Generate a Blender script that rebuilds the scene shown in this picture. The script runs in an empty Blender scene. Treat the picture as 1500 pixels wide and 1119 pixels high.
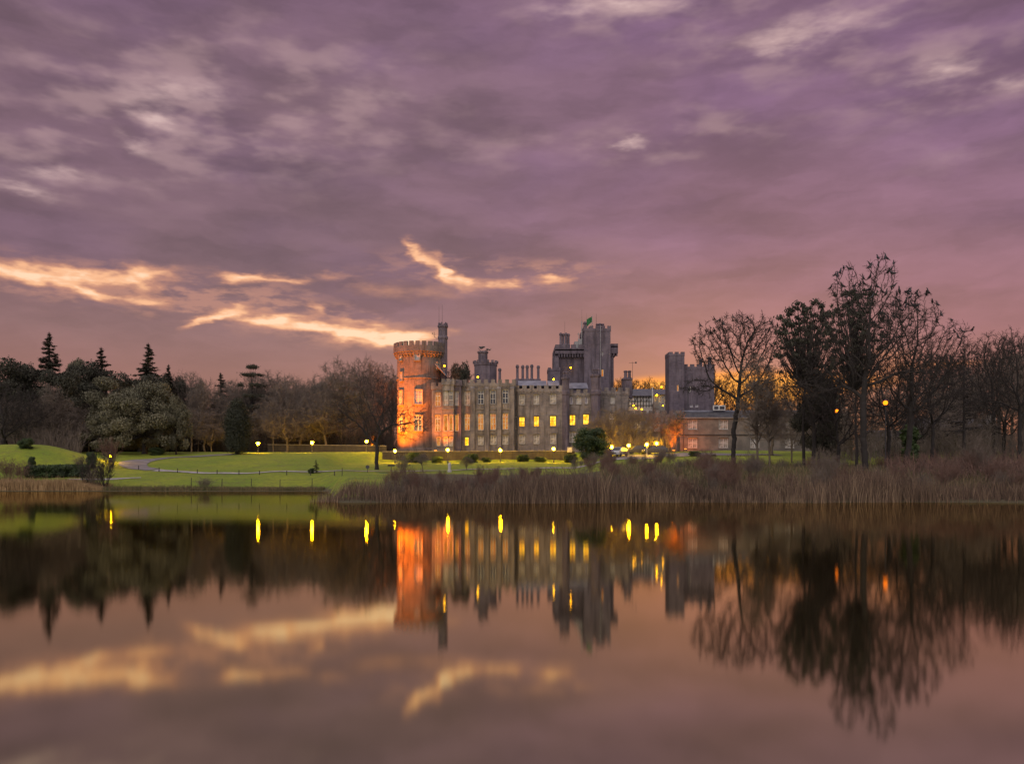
import bpy, math, random
import numpy as np
from math import sin, cos, pi, radians, atan, sqrt
from mathutils import Vector

S = bpy.context.scene
COL = S.collection
F = 1250.0            # focal length in photo pixels, used to turn measurements into metres
HOR = 698.0
EYE = 1.8

# ------------------------------------------------------------------ camera
cam_d = bpy.data.cameras.new('camera'); cam = bpy.data.objects.new('camera', cam_d); COL.objects.link(cam)
cam.location = (0, 0, EYE); cam.rotation_euler = (radians(90), 0, 0)
cam_d.sensor_width = 36; cam_d.lens = 30; cam_d.sensor_fit = 'HORIZONTAL'
cam_d.shift_y = (HOR - 559.5) / 1500
cam_d.clip_start = 0.1; cam_d.clip_end = 6000
S.camera = cam
S.view_settings.view_transform = 'Standard'; S.view_settings.look = 'None'
S.view_settings.gamma = 1; S.view_settings.exposure = 1.0
S.view_settings.use_curve_mapping = False
EXPO = 2.0

def lin(c):
    return tuple((v/255/12.92 if v/255 <= .04045 else ((v/255+.055)/1.055)**2.4) for v in c)

# ------------------------------------------------------------------ node helper
class NT:
    def __init__(s, tree): s.t = tree; s.n = tree.nodes; s.l = tree.links; s.n.clear()
    def new(s, typ, **kw):
        nd = s.n.new(typ)
        for k, v in kw.items(): setattr(nd, k, v)
        return nd
    def put(s, sock, v):
        if isinstance(v, bpy.types.NodeSocket): s.l.new(v, sock)
        elif v is not None: sock.default_value = v
    def m(s, op, a, b=None, c=None, clamp=False):
        nd = s.new('ShaderNodeMath', operation=op, use_clamp=clamp)
        s.put(nd.inputs[0], a)
        if b is not None: s.put(nd.inputs[1], b)
        if c is not None: s.put(nd.inputs[2], c)
        return nd.outputs[0]
    def ss(s, x, a, b):
        nd = s.new('ShaderNodeMapRange', interpolation_type='SMOOTHSTEP')
        s.put(nd.inputs[0], x); nd.inputs[1].default_value = a; nd.inputs[2].default_value = b
        return nd.outputs[0]
    def mix(s, f, a, b, mode='MIX'):
        nd = s.new('ShaderNodeMix', data_type='RGBA', blend_type=mode)
        s.put(nd.inputs[0], f)
        s.put(nd.inputs[6], a if isinstance(a, bpy.types.NodeSocket) else tuple(a[:3])+(1,))
        s.put(nd.inputs[7], b if isinstance(b, bpy.types.NodeSocket) else tuple(b[:3])+(1,))
        return nd.outputs[2]
    def noise(s, vec, scale, detail=4, rough=.55, out=0, dist=0):
        nd = s.new('ShaderNodeTexNoise')
        if vec is not None: s.l.new(vec, nd.inputs['Vector'])
        nd.inputs['Scale'].default_value = scale; nd.inputs['Detail'].default_value = detail
        nd.inputs['Roughness'].default_value = rough; nd.inputs['Distortion'].default_value = dist
        return nd.outputs[out]
    def xyz(s, x, y, z=0.0):
        nd = s.new('ShaderNodeCombineXYZ'); s.put(nd.inputs[0], x); s.put(nd.inputs[1], y); s.put(nd.inputs[2], z)
        return nd.outputs[0]
    def sep(s, v):
        nd = s.new('ShaderNodeSeparateXYZ'); s.l.new(v, nd.inputs[0]); return nd.outputs
    def ramp(s, f, stops):
        nd = s.new('ShaderNodeValToRGB'); s.put(nd.inputs[0], f); e = nd.color_ramp.elements
        while len(e) > 1: e.remove(e[-1])
        e[0].position = stops[0][0]; e[0].color = tuple(stops[0][1][:3])+(1,)
        for p, c in stops[1:]:
            q = e.new(p); q.color = tuple(c[:3])+(1,)
        return nd.outputs[0]

# ------------------------------------------------------------------ world: dawn cloud deck with gaps
def build_world():
    w = bpy.data.worlds.new('World'); S.world = w; w.use_nodes = True
    N = NT(w.node_tree)
    tc = N.new('ShaderNodeTexCoord'); d = tc.outputs['Generated']
    x, y, z = N.sep(d)
    U = N.m('MULTIPLY', N.m('ARCTAN2', x, y), 1250)
    V = N.m('MULTIPLY', N.m('ARCSINE', z), 1250)
    # warp
    wv = N.noise(N.xyz(N.m('DIVIDE', U, 95), N.m('DIVIDE', V, 40)), 1.0, 3, .5, 1)
    wr = N.sep(wv)
    wf = N.sep(N.noise(N.xyz(N.m('DIVIDE', U, 30), N.m('DIVIDE', V, 11)), 1.0, 3, .55, 1))
    wU = N.m('ADD', U, N.m('ADD', N.m('MULTIPLY', N.m('SUBTRACT', wr[0], .5), 70), N.m('MULTIPLY', N.m('SUBTRACT', wf[0], .5), 46)))
    wV = N.m('ADD', V, N.m('ADD', N.m('MULTIPLY', N.m('SUBTRACT', wr[1], .5), 24), N.m('MULTIPLY', N.m('SUBTRACT', wf[1], .5), 15)))
    # blob group
    g = bpy.data.node_groups.new('blob', 'ShaderNodeTree')
    for nm in ('U', 'V', 'cx', 'cy', 'rx', 'ry', 'cs', 'sn', 'amp', 'add'):
        g.interface.new_socket(name=nm, in_out='INPUT', socket_type='NodeSocketFloat')
    g.interface.new_socket(name='out', in_out='OUTPUT', socket_type='NodeSocketFloat')
    G = NT(g); gi = G.new('NodeGroupInput').outputs; go = G.new('NodeGroupOutput')
    du = G.m('SUBTRACT', gi[0], gi[2]); dv = G.m('SUBTRACT', gi[1], gi[3])
    a = G.m('DIVIDE', G.m('ADD', G.m('MULTIPLY', du, gi[6]), G.m('MULTIPLY', dv, gi[7])), gi[4])
    b = G.m('DIVIDE', G.m('SUBTRACT', G.m('MULTIPLY', dv, gi[6]), G.m('MULTIPLY', du, gi[7])), gi[5])
    q = G.m('ADD', G.m('MULTIPLY', a, a), G.m('MULTIPLY', b, b))
    e = G.m('EXPONENT', G.m('MULTIPLY', q, -1.0))
    G.l.new(G.m('MULTIPLY_ADD', e, gi[8], gi[9]), go.inputs[0])
    def blobs(lst, u, v):
        acc = None
        for (px, py, rx, ry, ang, amp) in lst:
            dx = px-750
            nd = N.new('ShaderNodeGroup'); nd.node_tree = g
            N.put(nd.inputs[0], u); N.put(nd.inputs[1], v)
            vals = (atan(dx/F)*F, atan((HOR-py)/sqrt(F*F+dx*dx))*F, rx, ry, cos(radians(-ang)), sin(radians(-ang)), amp)
            for i, vv in enumerate(vals): nd.inputs[2+i].default_value = vv
            N.put(nd.inputs[9], 0.0 if acc is None else acc)
            acc = nd.outputs[0]
        return acc
    warm = [(20,400,60,10,2,1.0),(105,404,60,9,3,.9),(175,408,60,7,-3,.9),(215,416,26,15,40,.9),(110,424,55,7,14,.85),(185,438,48,4.5,5,.9),(235,402,30,8,-10,.7),
            (345,405,30,7,10,.9),(400,411,40,5,2,1.0),(490,406,30,7,0,.45),(620,376,26,8,38,1.1),(645,392,20,9,60,1.0),(668,412,34,8,12,1.15),(740,417,26,6,5,.95),(812,411,26,5,0,.9),
            (300,470,26,6,-25,.9),(335,456,34,6,-12,.9),(375,468,34,6,0,.8),(410,466,36,7,-8,1.0),(462,452,12,9,0,.6),(440,482,60,7,4,1.15),(510,488,60,8,8,1.2),(565,496,46,10,-2,1.25),(610,490,46,7,-6,1.1),(530,476,40,5,8,.8),
            (640,432,60,12,0,.22),(560,425,50,12,0,.22)]
    hor = [(960,566,70,11,0,.85),(1060,572,100,24,0,1.25),(1140,574,60,20,0,1.1),(1250,560,80,14,0,.6),(1385,534,70,6,0,.4),(1300,520,60,14,0,.3),(870,575,60,12,0,.6)]
    pale = [(270,135,85,18,-6,.75),(235,176,46,13,12,.85),(208,214,36,10,20,.7),(85,258,60,9,-3,.8),(20,276,55,8,0,.8),(560,140,80,16,-5,.35),
            (905,6,120,18,0,.9),(1190,42,120,20,-1,.8),(1125,68,34,9,0,.6),(1385,104,56,15,0,.8),(1480,125,30,11,0,.65),(930,212,26,8,0,.9),(1395,232,40,12,10,.25)]
    region = [(260,160,230,75,8,.95),(60,230,160,60,0,.7),(520,150,200,60,0,.55),(900,10,190,36,0,.8),(1190,50,210,44,0,.85),(1390,120,130,48,0,.85),(880,220,220,32,0,.6),(1050,165,120,50,0,.4),(1400,240,110,34,0,.35),(420,60,200,40,0,.35)]
    fine = N.noise(N.xyz(N.m('DIVIDE', U, 46), N.m('DIVIDE', V, 15)), 1.0, 3, .5)
    fm = N.m('MULTIPLY_ADD', fine, 2.6, -.3)
    Bw = N.m('MULTIPLY', blobs(warm, wU, wV), fm)
    Bh = N.m('MULTIPLY', blobs(hor, U, V), N.m('MULTIPLY_ADD', fine, 1.1, .45))
    Bp = N.m('MULTIPLY', blobs(pale, wU, wV), fm)
    # base gradient
    t = N.m('DIVIDE', V, 900, clamp=True)
    L = lambda c: tuple(v/EXPO for v in lin(c))
    left = N.ramp(t, [(0, L((166,104,88))), (.12, L((154,104,98))), (.22, L((141,103,106))), (.33, L((122,92,103))), (.45, L((124,94,108))), (.6, L((128,98,112))), (.7, L((122,92,112)))])
    right = N.ramp(t, [(0, L((172,100,86))), (.13, L((153,98,98))), (.24, L((143,96,109))), (.36, L((135,96,117))), (.5, L((130,95,120))), (.7, L((130,96,122)))])
    base = N.mix(N.ss(U, -350, 450), left, right)
    zz = N.m('ADD', z, .16)
    cp = N.xyz(N.m('DIVIDE', x, zz), N.m('DIVIDE', y, zz))
    c1 = N.noise(cp, 1.15, 5, .55, 0, .3)
    c2 = N.noise(N.xyz(N.m('DIVIDE', wU, 210), N.m('DIVIDE', wV, 58)), 1.0, 5, .55)
    cl = N.m('ADD', N.m('MULTIPLY', c1, .35), N.m('MULTIPLY', c2, .65))
    amt = N.ss(V, 60, 260)
    tone = N.m('MULTIPLY_ADD', N.ss(cl, .30, .70), .56, .65)
    tone = N.m('ADD', N.m('MULTIPLY', amt, N.m('SUBTRACT', tone, 1.0)), 1.0)
    base = N.mix(1.0, base, N.xyz(tone, tone, tone), 'MULTIPLY')
    cool = N.ss(N.noise(N.xyz(N.m('DIVIDE', U, 330), N.m('DIVIDE', V, 120), 7.3), 1.0, 3), .4, .65)
    reg = N.m('MULTIPLY', blobs(region, wU, wV), N.ss(N.noise(N.xyz(N.m('DIVIDE', U, 85), N.m('DIVIDE', V, 32), 3.1), 1.0, 3, .5), .34, .74))
    base = N.mix(N.m('MULTIPLY', cool, .5), base, N.mix(1.0, base, (1.0, .98, 1.2), 'MULTIPLY'))
    base = N.mix(N.m('MULTIPLY', N.ss(reg, .02, .8), .55), base, L((182,148,150)))
    wreg = blobs([(120,418,190,30,3,1.0),(390,455,150,34,8,.95),(540,486,130,22,5,.9),(690,402,150,26,6,.8),(480,410,90,14,0,.6),(820,395,80,22,0,.5)], wU, wV)
    wreg = N.m('MULTIPLY', wreg, N.ss(N.noise(N.xyz(N.m('DIVIDE', U, 52), N.m('DIVIDE', V, 15), 9.7), 1.0, 4, .6), .36, .66))
    base = N.mix(N.m('MULTIPLY', N.ss(wreg, .05, .95), .62), base, L((196,138,120)))
    c = N.mix(N.m('MULTIPLY', N.ss(Bp, .05, 1.35), .8), base, L((208,174,172)))
    c = N.mix(N.m('MULTIPLY', N.ss(Bp, .9, 1.6), .6), c, L((226,196,190)))
    c = N.mix(N.m('MULTIPLY', N.ss(Bw, .03, .55), .75), c, L((202,140,116)))
    c = N.mix(N.ss(Bw, .38, 1.1), c, L((248,184,140)))
    c = N.mix(N.ss(Bw, 1.0, 1.7), c, L((255,216,180)))
    c = N.mix(N.m('MULTIPLY', N.ss(Bh, .1, .75), .9), c, L((232,138,62)))
    c = N.mix(N.ss(Bh, .75, 1.25), c, L((246,158,66)))
    # open, brighter sky overhead and behind the camera (away from the dawn bank)
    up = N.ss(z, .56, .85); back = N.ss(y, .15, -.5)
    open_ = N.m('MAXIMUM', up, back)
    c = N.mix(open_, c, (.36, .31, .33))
    # clear-air part of the sky
    sky = N.new('ShaderNodeTexSky', sky_type='NISHITA'); sky.sun_disc = False
    sky.sun_elevation = radians(2); sky.sun_rotation = radians(14); sky.altitude = 20
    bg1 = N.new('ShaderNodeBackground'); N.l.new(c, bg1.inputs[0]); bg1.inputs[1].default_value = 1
    bg2 = N.new('ShaderNodeBackground'); N.l.new(sky.outputs[0], bg2.inputs[0]); bg2.inputs[1].default_value = .008
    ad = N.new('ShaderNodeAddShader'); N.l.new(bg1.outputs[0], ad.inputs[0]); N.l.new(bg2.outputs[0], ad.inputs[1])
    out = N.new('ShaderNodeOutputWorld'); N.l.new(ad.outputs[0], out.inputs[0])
build_world()

# one broad, weak sun standing for the diffuse dawn light
sd = bpy.data.lights.new('sun', 'SUN'); sd.energy = 0.62; sd.angle = radians(50); sd.color = (1, .95, .90)
so = bpy.data.objects.new('sun', sd); COL.objects.link(so); so.rotation_euler = (radians(48), 0, radians(-22))

# ------------------------------------------------------------------ materials
MATS = {}
def mat(name, col, rough=.8, fn=None, **kw):
    if name in MATS: return MATS[name]
    m = bpy.data.materials.new(name); m.use_nodes = True
    N = NT(m.node_tree); out = N.new('ShaderNodeOutputMaterial')
    p = N.new('ShaderNodeBsdfPrincipled'); N.l.new(p.outputs[0], out.inputs[0])
    p.inputs['Base Color'].default_value = tuple(col)+(1,); p.inputs['Roughness'].default_value = rough
    for k, v in kw.items(): p.inputs[k.replace('_', ' ')].default_value = v
    tc = N.new('ShaderNodeTexCoord')
    if fn: fn(N, p, tc)
    MATS[name] = m; return m

def bump(N, p, h, strength, dist):
    b = N.new('ShaderNodeBump'); b.inputs['Strength'].default_value = strength; b.inputs['Distance'].default_value = dist
    N.l.new(h, b.inputs['Height']); N.l.new(b.outputs[0], p.inputs['Normal'])

def noisy(c1, c2, scale, detail=4, bs=.0, bd=.05):
    def fn(N, p, tc):
        n = N.noise(tc.outputs['Object'], scale, detail)
        N.l.new(N.mix(N.ss(n, .35, .65), c1, c2), p.inputs['Base Color'])
        if bs: bump(N, p, n, bs, bd)
    return fn

def stone_fn(c1, c2, c3):
    def fn(N, p, tc):
        g = N.new('ShaderNodeNewGeometry')
        X, Y, Z = N.sep(g.outputs['Position'])
        v = N.xyz(N.m('ADD', X, N.m('MULTIPLY', Y, .8)), Z)
        br = N.new('ShaderNodeTexBrick'); N.l.new(v, br.inputs['Vector'])
        br.inputs['Scale'].default_value = 1; br.inputs['Brick Width'].default_value = .75; br.inputs['Row Height'].default_value = .36
        br.inputs['Mortar Size'].default_value = .018; br.inputs['Bias'].default_value = 0
        br.inputs['Color1'].default_value = tuple(c1)+(1,); br.inputs['Color2'].default_value = tuple(c2)+(1,)
        br.inputs['Mortar'].default_value = tuple(x*.75 for x in c1)+(1,)
        n = N.noise(g.outputs['Position'], .35, 6, .65)
        n2 = N.noise(N.xyz(N.m('MULTIPLY', N.m('ADD', X, Y), 1.3), N.m('MULTIPLY', Z, .16)), 1, 4, .6)
        c = N.mix(N.m('MULTIPLY', N.ss(n, .38, .68), .75), br.outputs[0], c3)
        c = N.mix(N.m('MULTIPLY', N.ss(n2, .46, .66), .75), c, tuple(x*.4 for x in c1))
        N.l.new(c, p.inputs['Base Color'])
        n3 = N.noise(g.outputs['Position'], 5, 4, .6)
        bump(N, p, N.m('ADD', n3, N.m('MULTIPLY', br.outputs[1], -.6)), .5, .05)
    return fn

STONE = mat('limestone', (.2,.18,.15), .9, stone_fn((.165,.139,.13), (.11,.094,.09), (.26,.224,.205)))
STONE2 = mat('dark_limestone', (.2,.18,.15), .9, stone_fn((.108,.085,.106), (.076,.062,.08), (.15,.122,.145)))
STONE3 = mat('tower_limestone', (.2,.18,.15), .9, stone_fn((.135,.108,.1), (.09,.074,.07), (.175,.142,.13)))
TRIM = mat('dressed_stone', (.26,.24,.21), .85, noisy((.2,.175,.15), (.12,.105,.09), 1.2, 5))
RENDER = mat('weathered_render', (.3,.27,.22), .9, noisy((.17,.145,.12), (.10,.088,.075), .5, 6, .2, .02))
WHITE = mat('white_paint', (.7,.7,.68), .5, noisy((.55,.53,.5), (.42,.4,.38), 3, 3))
WHITEWALL = mat('white_wall', (.6,.58,.56), .8, noisy((.42,.4,.39), (.26,.25,.24), .4, 5))
SLATE = mat('slate', (.07,.07,.085), .45, noisy((.085,.085,.1), (.045,.045,.06), 1.5, 5, .3, .03))
LEAD = mat('lead_roof', (.3,.3,.34), .4, noisy((.19,.19,.23), (.1,.1,.13), .6, 4))
BRICKRED = mat('red_tile', (.3,.09,.05), .8, noisy((.32,.1,.06), (.2,.07,.045), 3, 3))
TIMBER = mat('dark_timber', (.03,.024,.02), .7, noisy((.035,.028,.022), (.02,.016,.013), 4, 3))
METAL = mat('dark_metal', (.035,.035,.038), .45, noisy((.04,.04,.043), (.02,.02,.022), 8, 2))
POLEW = mat('pale_metal', (.5,.5,.48), .45, noisy((.3,.29,.3), (.2,.2,.2), 5, 2))
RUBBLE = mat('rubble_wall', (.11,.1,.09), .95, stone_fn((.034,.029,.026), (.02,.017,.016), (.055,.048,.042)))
BARK = mat('bark', (.06,.045,.035), .95, noisy((.14,.11,.08), (.06,.048,.038), 2.2, 5, .6, .05))
BARKD = mat('dark_bark', (.04,.03,.025), .95, noisy((.024,.019,.017), (.013,.011,.01), 2.2, 5, .6, .05))
TWIG = mat('twigs', (.075,.058,.05), .95, noisy((.165,.13,.105), (.08,.063,.052), .35, 4))
TWIGD = mat('dark_twigs', (.04,.03,.027), .95, noisy((.028,.021,.018), (.016,.013,.011), .5, 4))
TWIGR = mat('russet_twigs', (.11,.06,.05), .95, noisy((.17,.095,.07), (.085,.055,.045), .5, 4))
LEAFD = mat('dark_needles', (.03,.036,.02), .85, noisy((.045,.044,.027), (.02,.02,.014), .45, 4))
LEAFM = mat('grey_green_leaves', (.08,.08,.045), .8, noisy((.125,.115,.068), (.045,.044,.028), .55, 5))
LEAFG = mat('bush_leaves', (.03,.05,.015), .75, noisy((.04,.068,.018), (.018,.03,.01), .8, 4))
IVY = mat('ivy_leaves', (.06,.12,.02), .7, noisy((.05,.085,.015), (.02,.04,.01), 1.5, 3))
YEW = mat('yew_needles', (.018,.026,.012), .85, noisy((.026,.03,.015), (.012,.014,.008), 1.2, 4))
FEATHER = mat('black_feathers', (.012,.012,.014), .5, noisy((.014,.014,.017), (.008,.008,.01), 20, 2))
CARPAINT = mat('silver_car_paint', (.5,.5,.5), .25, noisy((.52,.52,.52), (.46,.46,.47), 6, 2), Metallic=.3)
CARDARK = mat('dark_car_paint', (.06,.06,.07), .25, noisy((.07,.07,.08), (.05,.05,.06), 6, 2), Metallic=.3)
RUBBER = mat('rubber', (.02,.02,.02), .9, noisy((.022,.022,.022), (.014,.014,.014), 9, 2))
GLASSD = mat('dark_glass', (.02,.022,.028), .12, noisy((.02,.022,.03), (.035,.035,.045), .6, 2))
CANVAS = mat('green_tarpaulin', (.01,.06,.04), .7, noisy((.012,.075,.05), (.007,.04,.03), 3, 3, .4, .05))
FLAGM = mat('flag_cloth', (.02,.12,.04), .8, noisy((.02,.16,.05), (.02,.1,.03), 2, 2))
CURTAIN = mat('net_curtain', (.5,.45,.38), .8, noisy((.36,.32,.27), (.17,.15,.13), 1.6, 4))
PALEGLASS = mat('painted_sky_glass', (.3,.28,.32), .15, noisy((.3,.27,.32), (.14,.13,.16), 1.1, 4))  # pale sky reflection painted into the glass colour
TARMAC = mat('tarmac', (.07,.07,.075), .85, noisy((.17,.155,.165), (.10,.092,.10), .8, 6))
def gravel_fn(N, p, tc):
    n = N.noise(tc.outputs['Object'], 1.2, 6)
    N.l.new(N.mix(N.ss(n, .3, .7), (.36,.33,.33), (.2,.19,.19)), p.inputs['Base Color'])
PATHM = mat('pale_path', (.3,.28,.26), .9, gravel_fn)

def emis(name, c1, c2, s, scale=2.0):
    m = bpy.data.materials.new(name); m.use_nodes = True
    N = NT(m.node_tree); out = N.new('ShaderNodeOutputMaterial'); e = N.new('ShaderNodeEmission')
    g = N.new('ShaderNodeNewGeometry')
    n = N.noise(g.outputs['Position'], scale, 3)
    N.l.new(N.mix(N.ss(n, .38, .62), c1, c2), e.inputs[0]); e.inputs[1].default_value = s
    N.l.new(e.outputs[0], out.inputs[0]); return m
LIT = emis('lit_yellow_window', (.75, .28, .004), (1, .62, .05), 1.15, 1.3)
GLOWO = emis('orange_glow_window', (.9, .24, .03), (1, .46, .12), .3)  # lit rooms; in the main wing's middle row the glow imitates orange reflections
LITDIM = emis('dim_lit_window', (.8, .5, .26), (.4, .24, .12), .3)
GLOBE = emis('lamp_globe', (1, .5, .0022), (1, .52, .0026), 400)
GLOBES = emis('small_lamp_globe', (1, .45, .003), (1, .47, .004), 16)
FLOODO = emis('orange_flood_lens', (1, .26, .02), (1, .28, .02), 6)
ORANGE = emis('orange_lamp_globe', (1, .2, .006), (1, .24, .01), 1.6)

def grass_fn(N, p, tc):
    P = tc.outputs['Object']; X, Y, Z = N.sep(P)
    n = N.noise(P, .12, 6, .6); n2 = N.noise(P, 1.6, 5, .7); n3 = N.noise(P, 14, 3, .7)
    c = N.mix(N.ss(n, .35, .65), (.125,.19,.004), (.22,.255,.008))
    c = N.mix(N.m('MULTIPLY', N.ss(n2, .42, .7), .65), c, (.07,.10,.008))
    c = N.mix(N.m('MULTIPLY', N.ss(n3, .4, .7), .25), c, (.22,.21,.03))
    n5 = N.noise(P, .45, 5, .7)
    c = N.mix(N.m('MULTIPLY', N.ss(n5, .5, .68), .55), c, (.13,.12,.03))
    n6 = N.noise(P, 5.0, 2, .5)
    c = N.mix(N.m('MULTIPLY', N.ss(n6, .66, .72), .7), c, (.16,.09,.03))
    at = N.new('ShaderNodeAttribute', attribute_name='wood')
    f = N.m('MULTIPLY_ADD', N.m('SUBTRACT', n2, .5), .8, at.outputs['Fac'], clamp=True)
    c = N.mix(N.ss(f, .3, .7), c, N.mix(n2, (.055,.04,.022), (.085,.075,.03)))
    N.l.new(c, p.inputs['Base Color'])
    bump(N, p, N.m('ADD', n3, n2), .8, .12)
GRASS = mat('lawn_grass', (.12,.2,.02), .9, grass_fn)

def water_mat():
    m = bpy.data.materials.new('lake_water'); m.use_nodes = True
    N = NT(m.node_tree); out = N.new('ShaderNodeOutputMaterial')
    gl = N.new('ShaderNodeBsdfAnisotropic'); gl.distribution = 'BECKMANN'
    gl.inputs['Roughness'].default_value = .06
    P = N.new('ShaderNodeTexCoord').outputs['Object']
    X, Y, Z = N.sep(P)
    lw = N.new('ShaderNodeLayerWeight'); lw.inputs['Blend'].default_value = .5
    N.l.new(N.mix(N.ss(lw.outputs['Facing'], .66, .99), (.53,.53,.37), (.77,.67,.46)), gl.inputs['Color'])
    n = N.noise(N.xyz(N.m('MULTIPLY', X, .015), N.m('MULTIPLY', Y, .22)), 1, 3)
    b = N.new('ShaderNodeBump'); b.inputs['Strength'].default_value = .05; b.inputs['Distance'].default_value = .05
    N.l.new(n, b.inputs['Height']); N.l.new(b.outputs[0], gl.inputs['Normal'])
    df = N.new('ShaderNodeBsdfDiffuse'); df.inputs[0].default_value = (.003,.002,.001,1)
    ad = N.new('ShaderNodeAddShader'); N.l.new(gl.outputs[0], ad.inputs[0]); N.l.new(df.outputs[0], ad.inputs[1])
    N.l.new(ad.outputs[0], out.inputs[0]); return m
WATER = water_mat()

# ------------------------------------------------------------------ object helpers
def tag(o, label=None, cat=None, group=None, kind=None):
    if label: o['label'] = label
    if cat: o['category'] = cat
    if group: o['group'] = group
    if kind: o['kind'] = kind
    return o
ORG = {}
def thing(name, label, cat, loc, group=None):
    o = bpy.data.objects.new(name, None); COL.objects.link(o); o.location = loc; o.empty_display_size = .5
    ORG[o.name] = Vector(loc)
    return tag(o, label, cat, group)

def mk_mesh(name, V, Fs, m, smooth=False):
    me = bpy.data.meshes.new(name); me.from_pydata([tuple(v) for v in V], [], Fs)
    me.materials.append(m)
    if smooth: me.polygons.foreach_set('use_smooth', [True]*len(me.polygons))
    me.update(); return me

def fast_mesh(name, V, Fa, m, smooth=False):
    """V (n,3), Fa (k, s) faces of equal size s"""
    V = np.asarray(V, dtype=np.float32); Fa = np.asarray(Fa, dtype=np.int32)
    me = bpy.data.meshes.new(name); k, s = Fa.shape
    me.vertices.add(len(V)); me.vertices.foreach_set('co', V.ravel())
    me.loops.add(k*s); me.loops.foreach_set('vertex_index', Fa.ravel())
    me.polygons.add(k); me.polygons.foreach_set('loop_start', np.arange(0, k*s, s, dtype=np.int32))
    me.polygons.foreach_set('loop_total', np.full(k, s, dtype=np.int32))
    me.materials.append(m); me.update(calc_edges=True)
    if smooth: me.polygons.foreach_set('use_smooth', [True]*k)
    return me

def place_mesh(name, me, parent=None, loc=(0,0,0), rz=0, scale=None):
    o = bpy.data.objects.new(name, me); COL.objects.link(o)
    if parent: o.parent = parent
    o.location = loc; o.rotation_euler = (0, 0, rz)
    if scale is not None: o.scale = scale
    return o

class MB:
    """collects world-space shapes; build() links them as one mesh object"""
    def __init__(s): s.v = []; s.f = []
    def add(s, V, Fs):
        b = len(s.v); s.v += [tuple(v) for v in V]; s.f += [tuple(b+i for i in f) for f in Fs]; return s
    def box(s, x0, x1, y0, y1, z0, z1):
        V = [(x0,y0,z0),(x1,y0,z0),(x1,y1,z0),(x0,y1,z0),(x0,y0,z1),(x1,y0,z1),(x1,y1,z1),(x0,y1,z1)]
        return s.add(V, [(0,3,2,1),(4,5,6,7),(0,1,5,4),(1,2,6,5),(2,3,7,6),(3,0,4,7)])
    def lathe(s, cx, cy, prof, n=12, a0=0.0, arc=2*pi):
        """prof: list of (r, z)"""
        V = []; Fs = []
        for r, z in prof:
            for i in range(n):
                a = a0+arc*i/n; V.append((cx+r*cos(a), cy+r*sin(a), z))
        for j in range(len(prof)-1):
            for i in range(n):
                k = (i+1) % n; Fs.append((j*n+i, j*n+k, (j+1)*n+k, (j+1)*n+i))
        Fs.append(tuple(range(n-1, -1, -1))); Fs.append(tuple((len(prof)-1)*n+i for i in range(n)))
        return s.add(V, Fs)
    def tube(s, p0, p1, r0, r1=None, n=6):
        r1 = r0 if r1 is None else r1
        p0 = Vector(p0); p1 = Vector(p1); d = (p1-p0).normalized()
        a = d.orthogonal().normalized(); b = d.cross(a)
        V = [p0+(a*cos(2*pi*i/n)+b*sin(2*pi*i/n))*r0 for i in range(n)]+[p1+(a*cos(2*pi*i/n)+b*sin(2*pi*i/n))*r1 for i in range(n)]
        Fs = [(i,(i+1)%n,n+(i+1)%n,n+i) for i in range(n)]+[tuple(range(n-1,-1,-1)), tuple(range(n,2*n))]
        return s.add(V, Fs)
    def sphere(s, c, r, n=10, m=6, sz=1.0):
        prof = [(max(1e-3, r*sin(pi*j/m)), c[2]-r*sz*cos(pi*j/m)) for j in range(m+1)]
        return s.lathe(c[0], c[1], prof, n)
    def build(s, name, m, parent=None, smooth=False, origin=None):
        po = ORG.get(parent.name, Vector((0,0,0))) if parent else Vector((0,0,0))
        O = Vector(origin) if origin is not None else (po.copy() if parent else Vector((0,0,0)))
        me = mk_mesh(name, [(v[0]-O.x, v[1]-O.y, v[2]-O.z) for v in s.v], s.f, m, smooth)
        o = place_mesh(name, me, parent, O-po); ORG[o.name] = O
        return o

def WX(px, d): return (px-750)*d/F
def WZ(py, d): return EYE+(HOR-py)*d/F

# ------------------------------------------------------------------ terrain
_L = ([-400,98,102,104.3,107,112,118,126,135,150,165,200,300,600,5000], [-1.5,-1.5,-.5,.1,.5,1.5,2.3,3.2,4.5,5.9,6.5,7.3,9,13,13])
_M = ([-400,54,57.5,59,62,80,110,118,140,160,161.6,200,300,600,5000], [-1.5,-1.5,-.4,.08,.45,1.5,2.2,2.5,3.7,4.5,6.4,7.1,9,13,13])
_R = ([-400,54,57.5,59,62,78,110,140,172,200,300,600,5000], [-1.5,-1.5,-.4,.08,.45,1.9,2.7,4.9,7.0,7.6,9,13,13])
def sstep(a, b, x):
    t = np.clip((x-a)/(b-a), 0, 1); return t*t*(3-2*t)
def HT(x, y):
    x = np.asarray(x, dtype=float); y = np.asarray(y, dtype=float)
    u = x/np.maximum(y, 12)*F+750
    yq = y+(.55*np.sin(x*.37+.6)+.3*np.sin(x*1.31)+.5*np.sin(x*.13+2))*np.where(y < 78, 1.0, 0.0)
    hl = np.interp(y, *_L); hm = np.interp(yq, *_M); hr = np.interp(yq, *_R)
    ww = sstep(470, 508, u + 6*np.sin(y*.35))
    w2 = sstep(838, 900, u)
    yy = sstep(150, 158, y)
    wt = ww*(1-yy)+sstep(548, 556, u)*yy
    h = hl*(1-wt)+hm*wt; h = h*(1-w2)+hr*w2
    md = ((x+74)/11.5)**2+((y-126)/8.5)**2
    h = h+3.3*np.exp(-md*np.sqrt(md+.2))*(h > .3)
    h = h+np.where(h > .25, .12*np.sin(x*.21+1.3)*np.sin(y*.17)+.05*np.sin(x*.83)*np.cos(y*.61), 0)
    return h
def hz(x, y): return float(HT(x, y))
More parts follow.
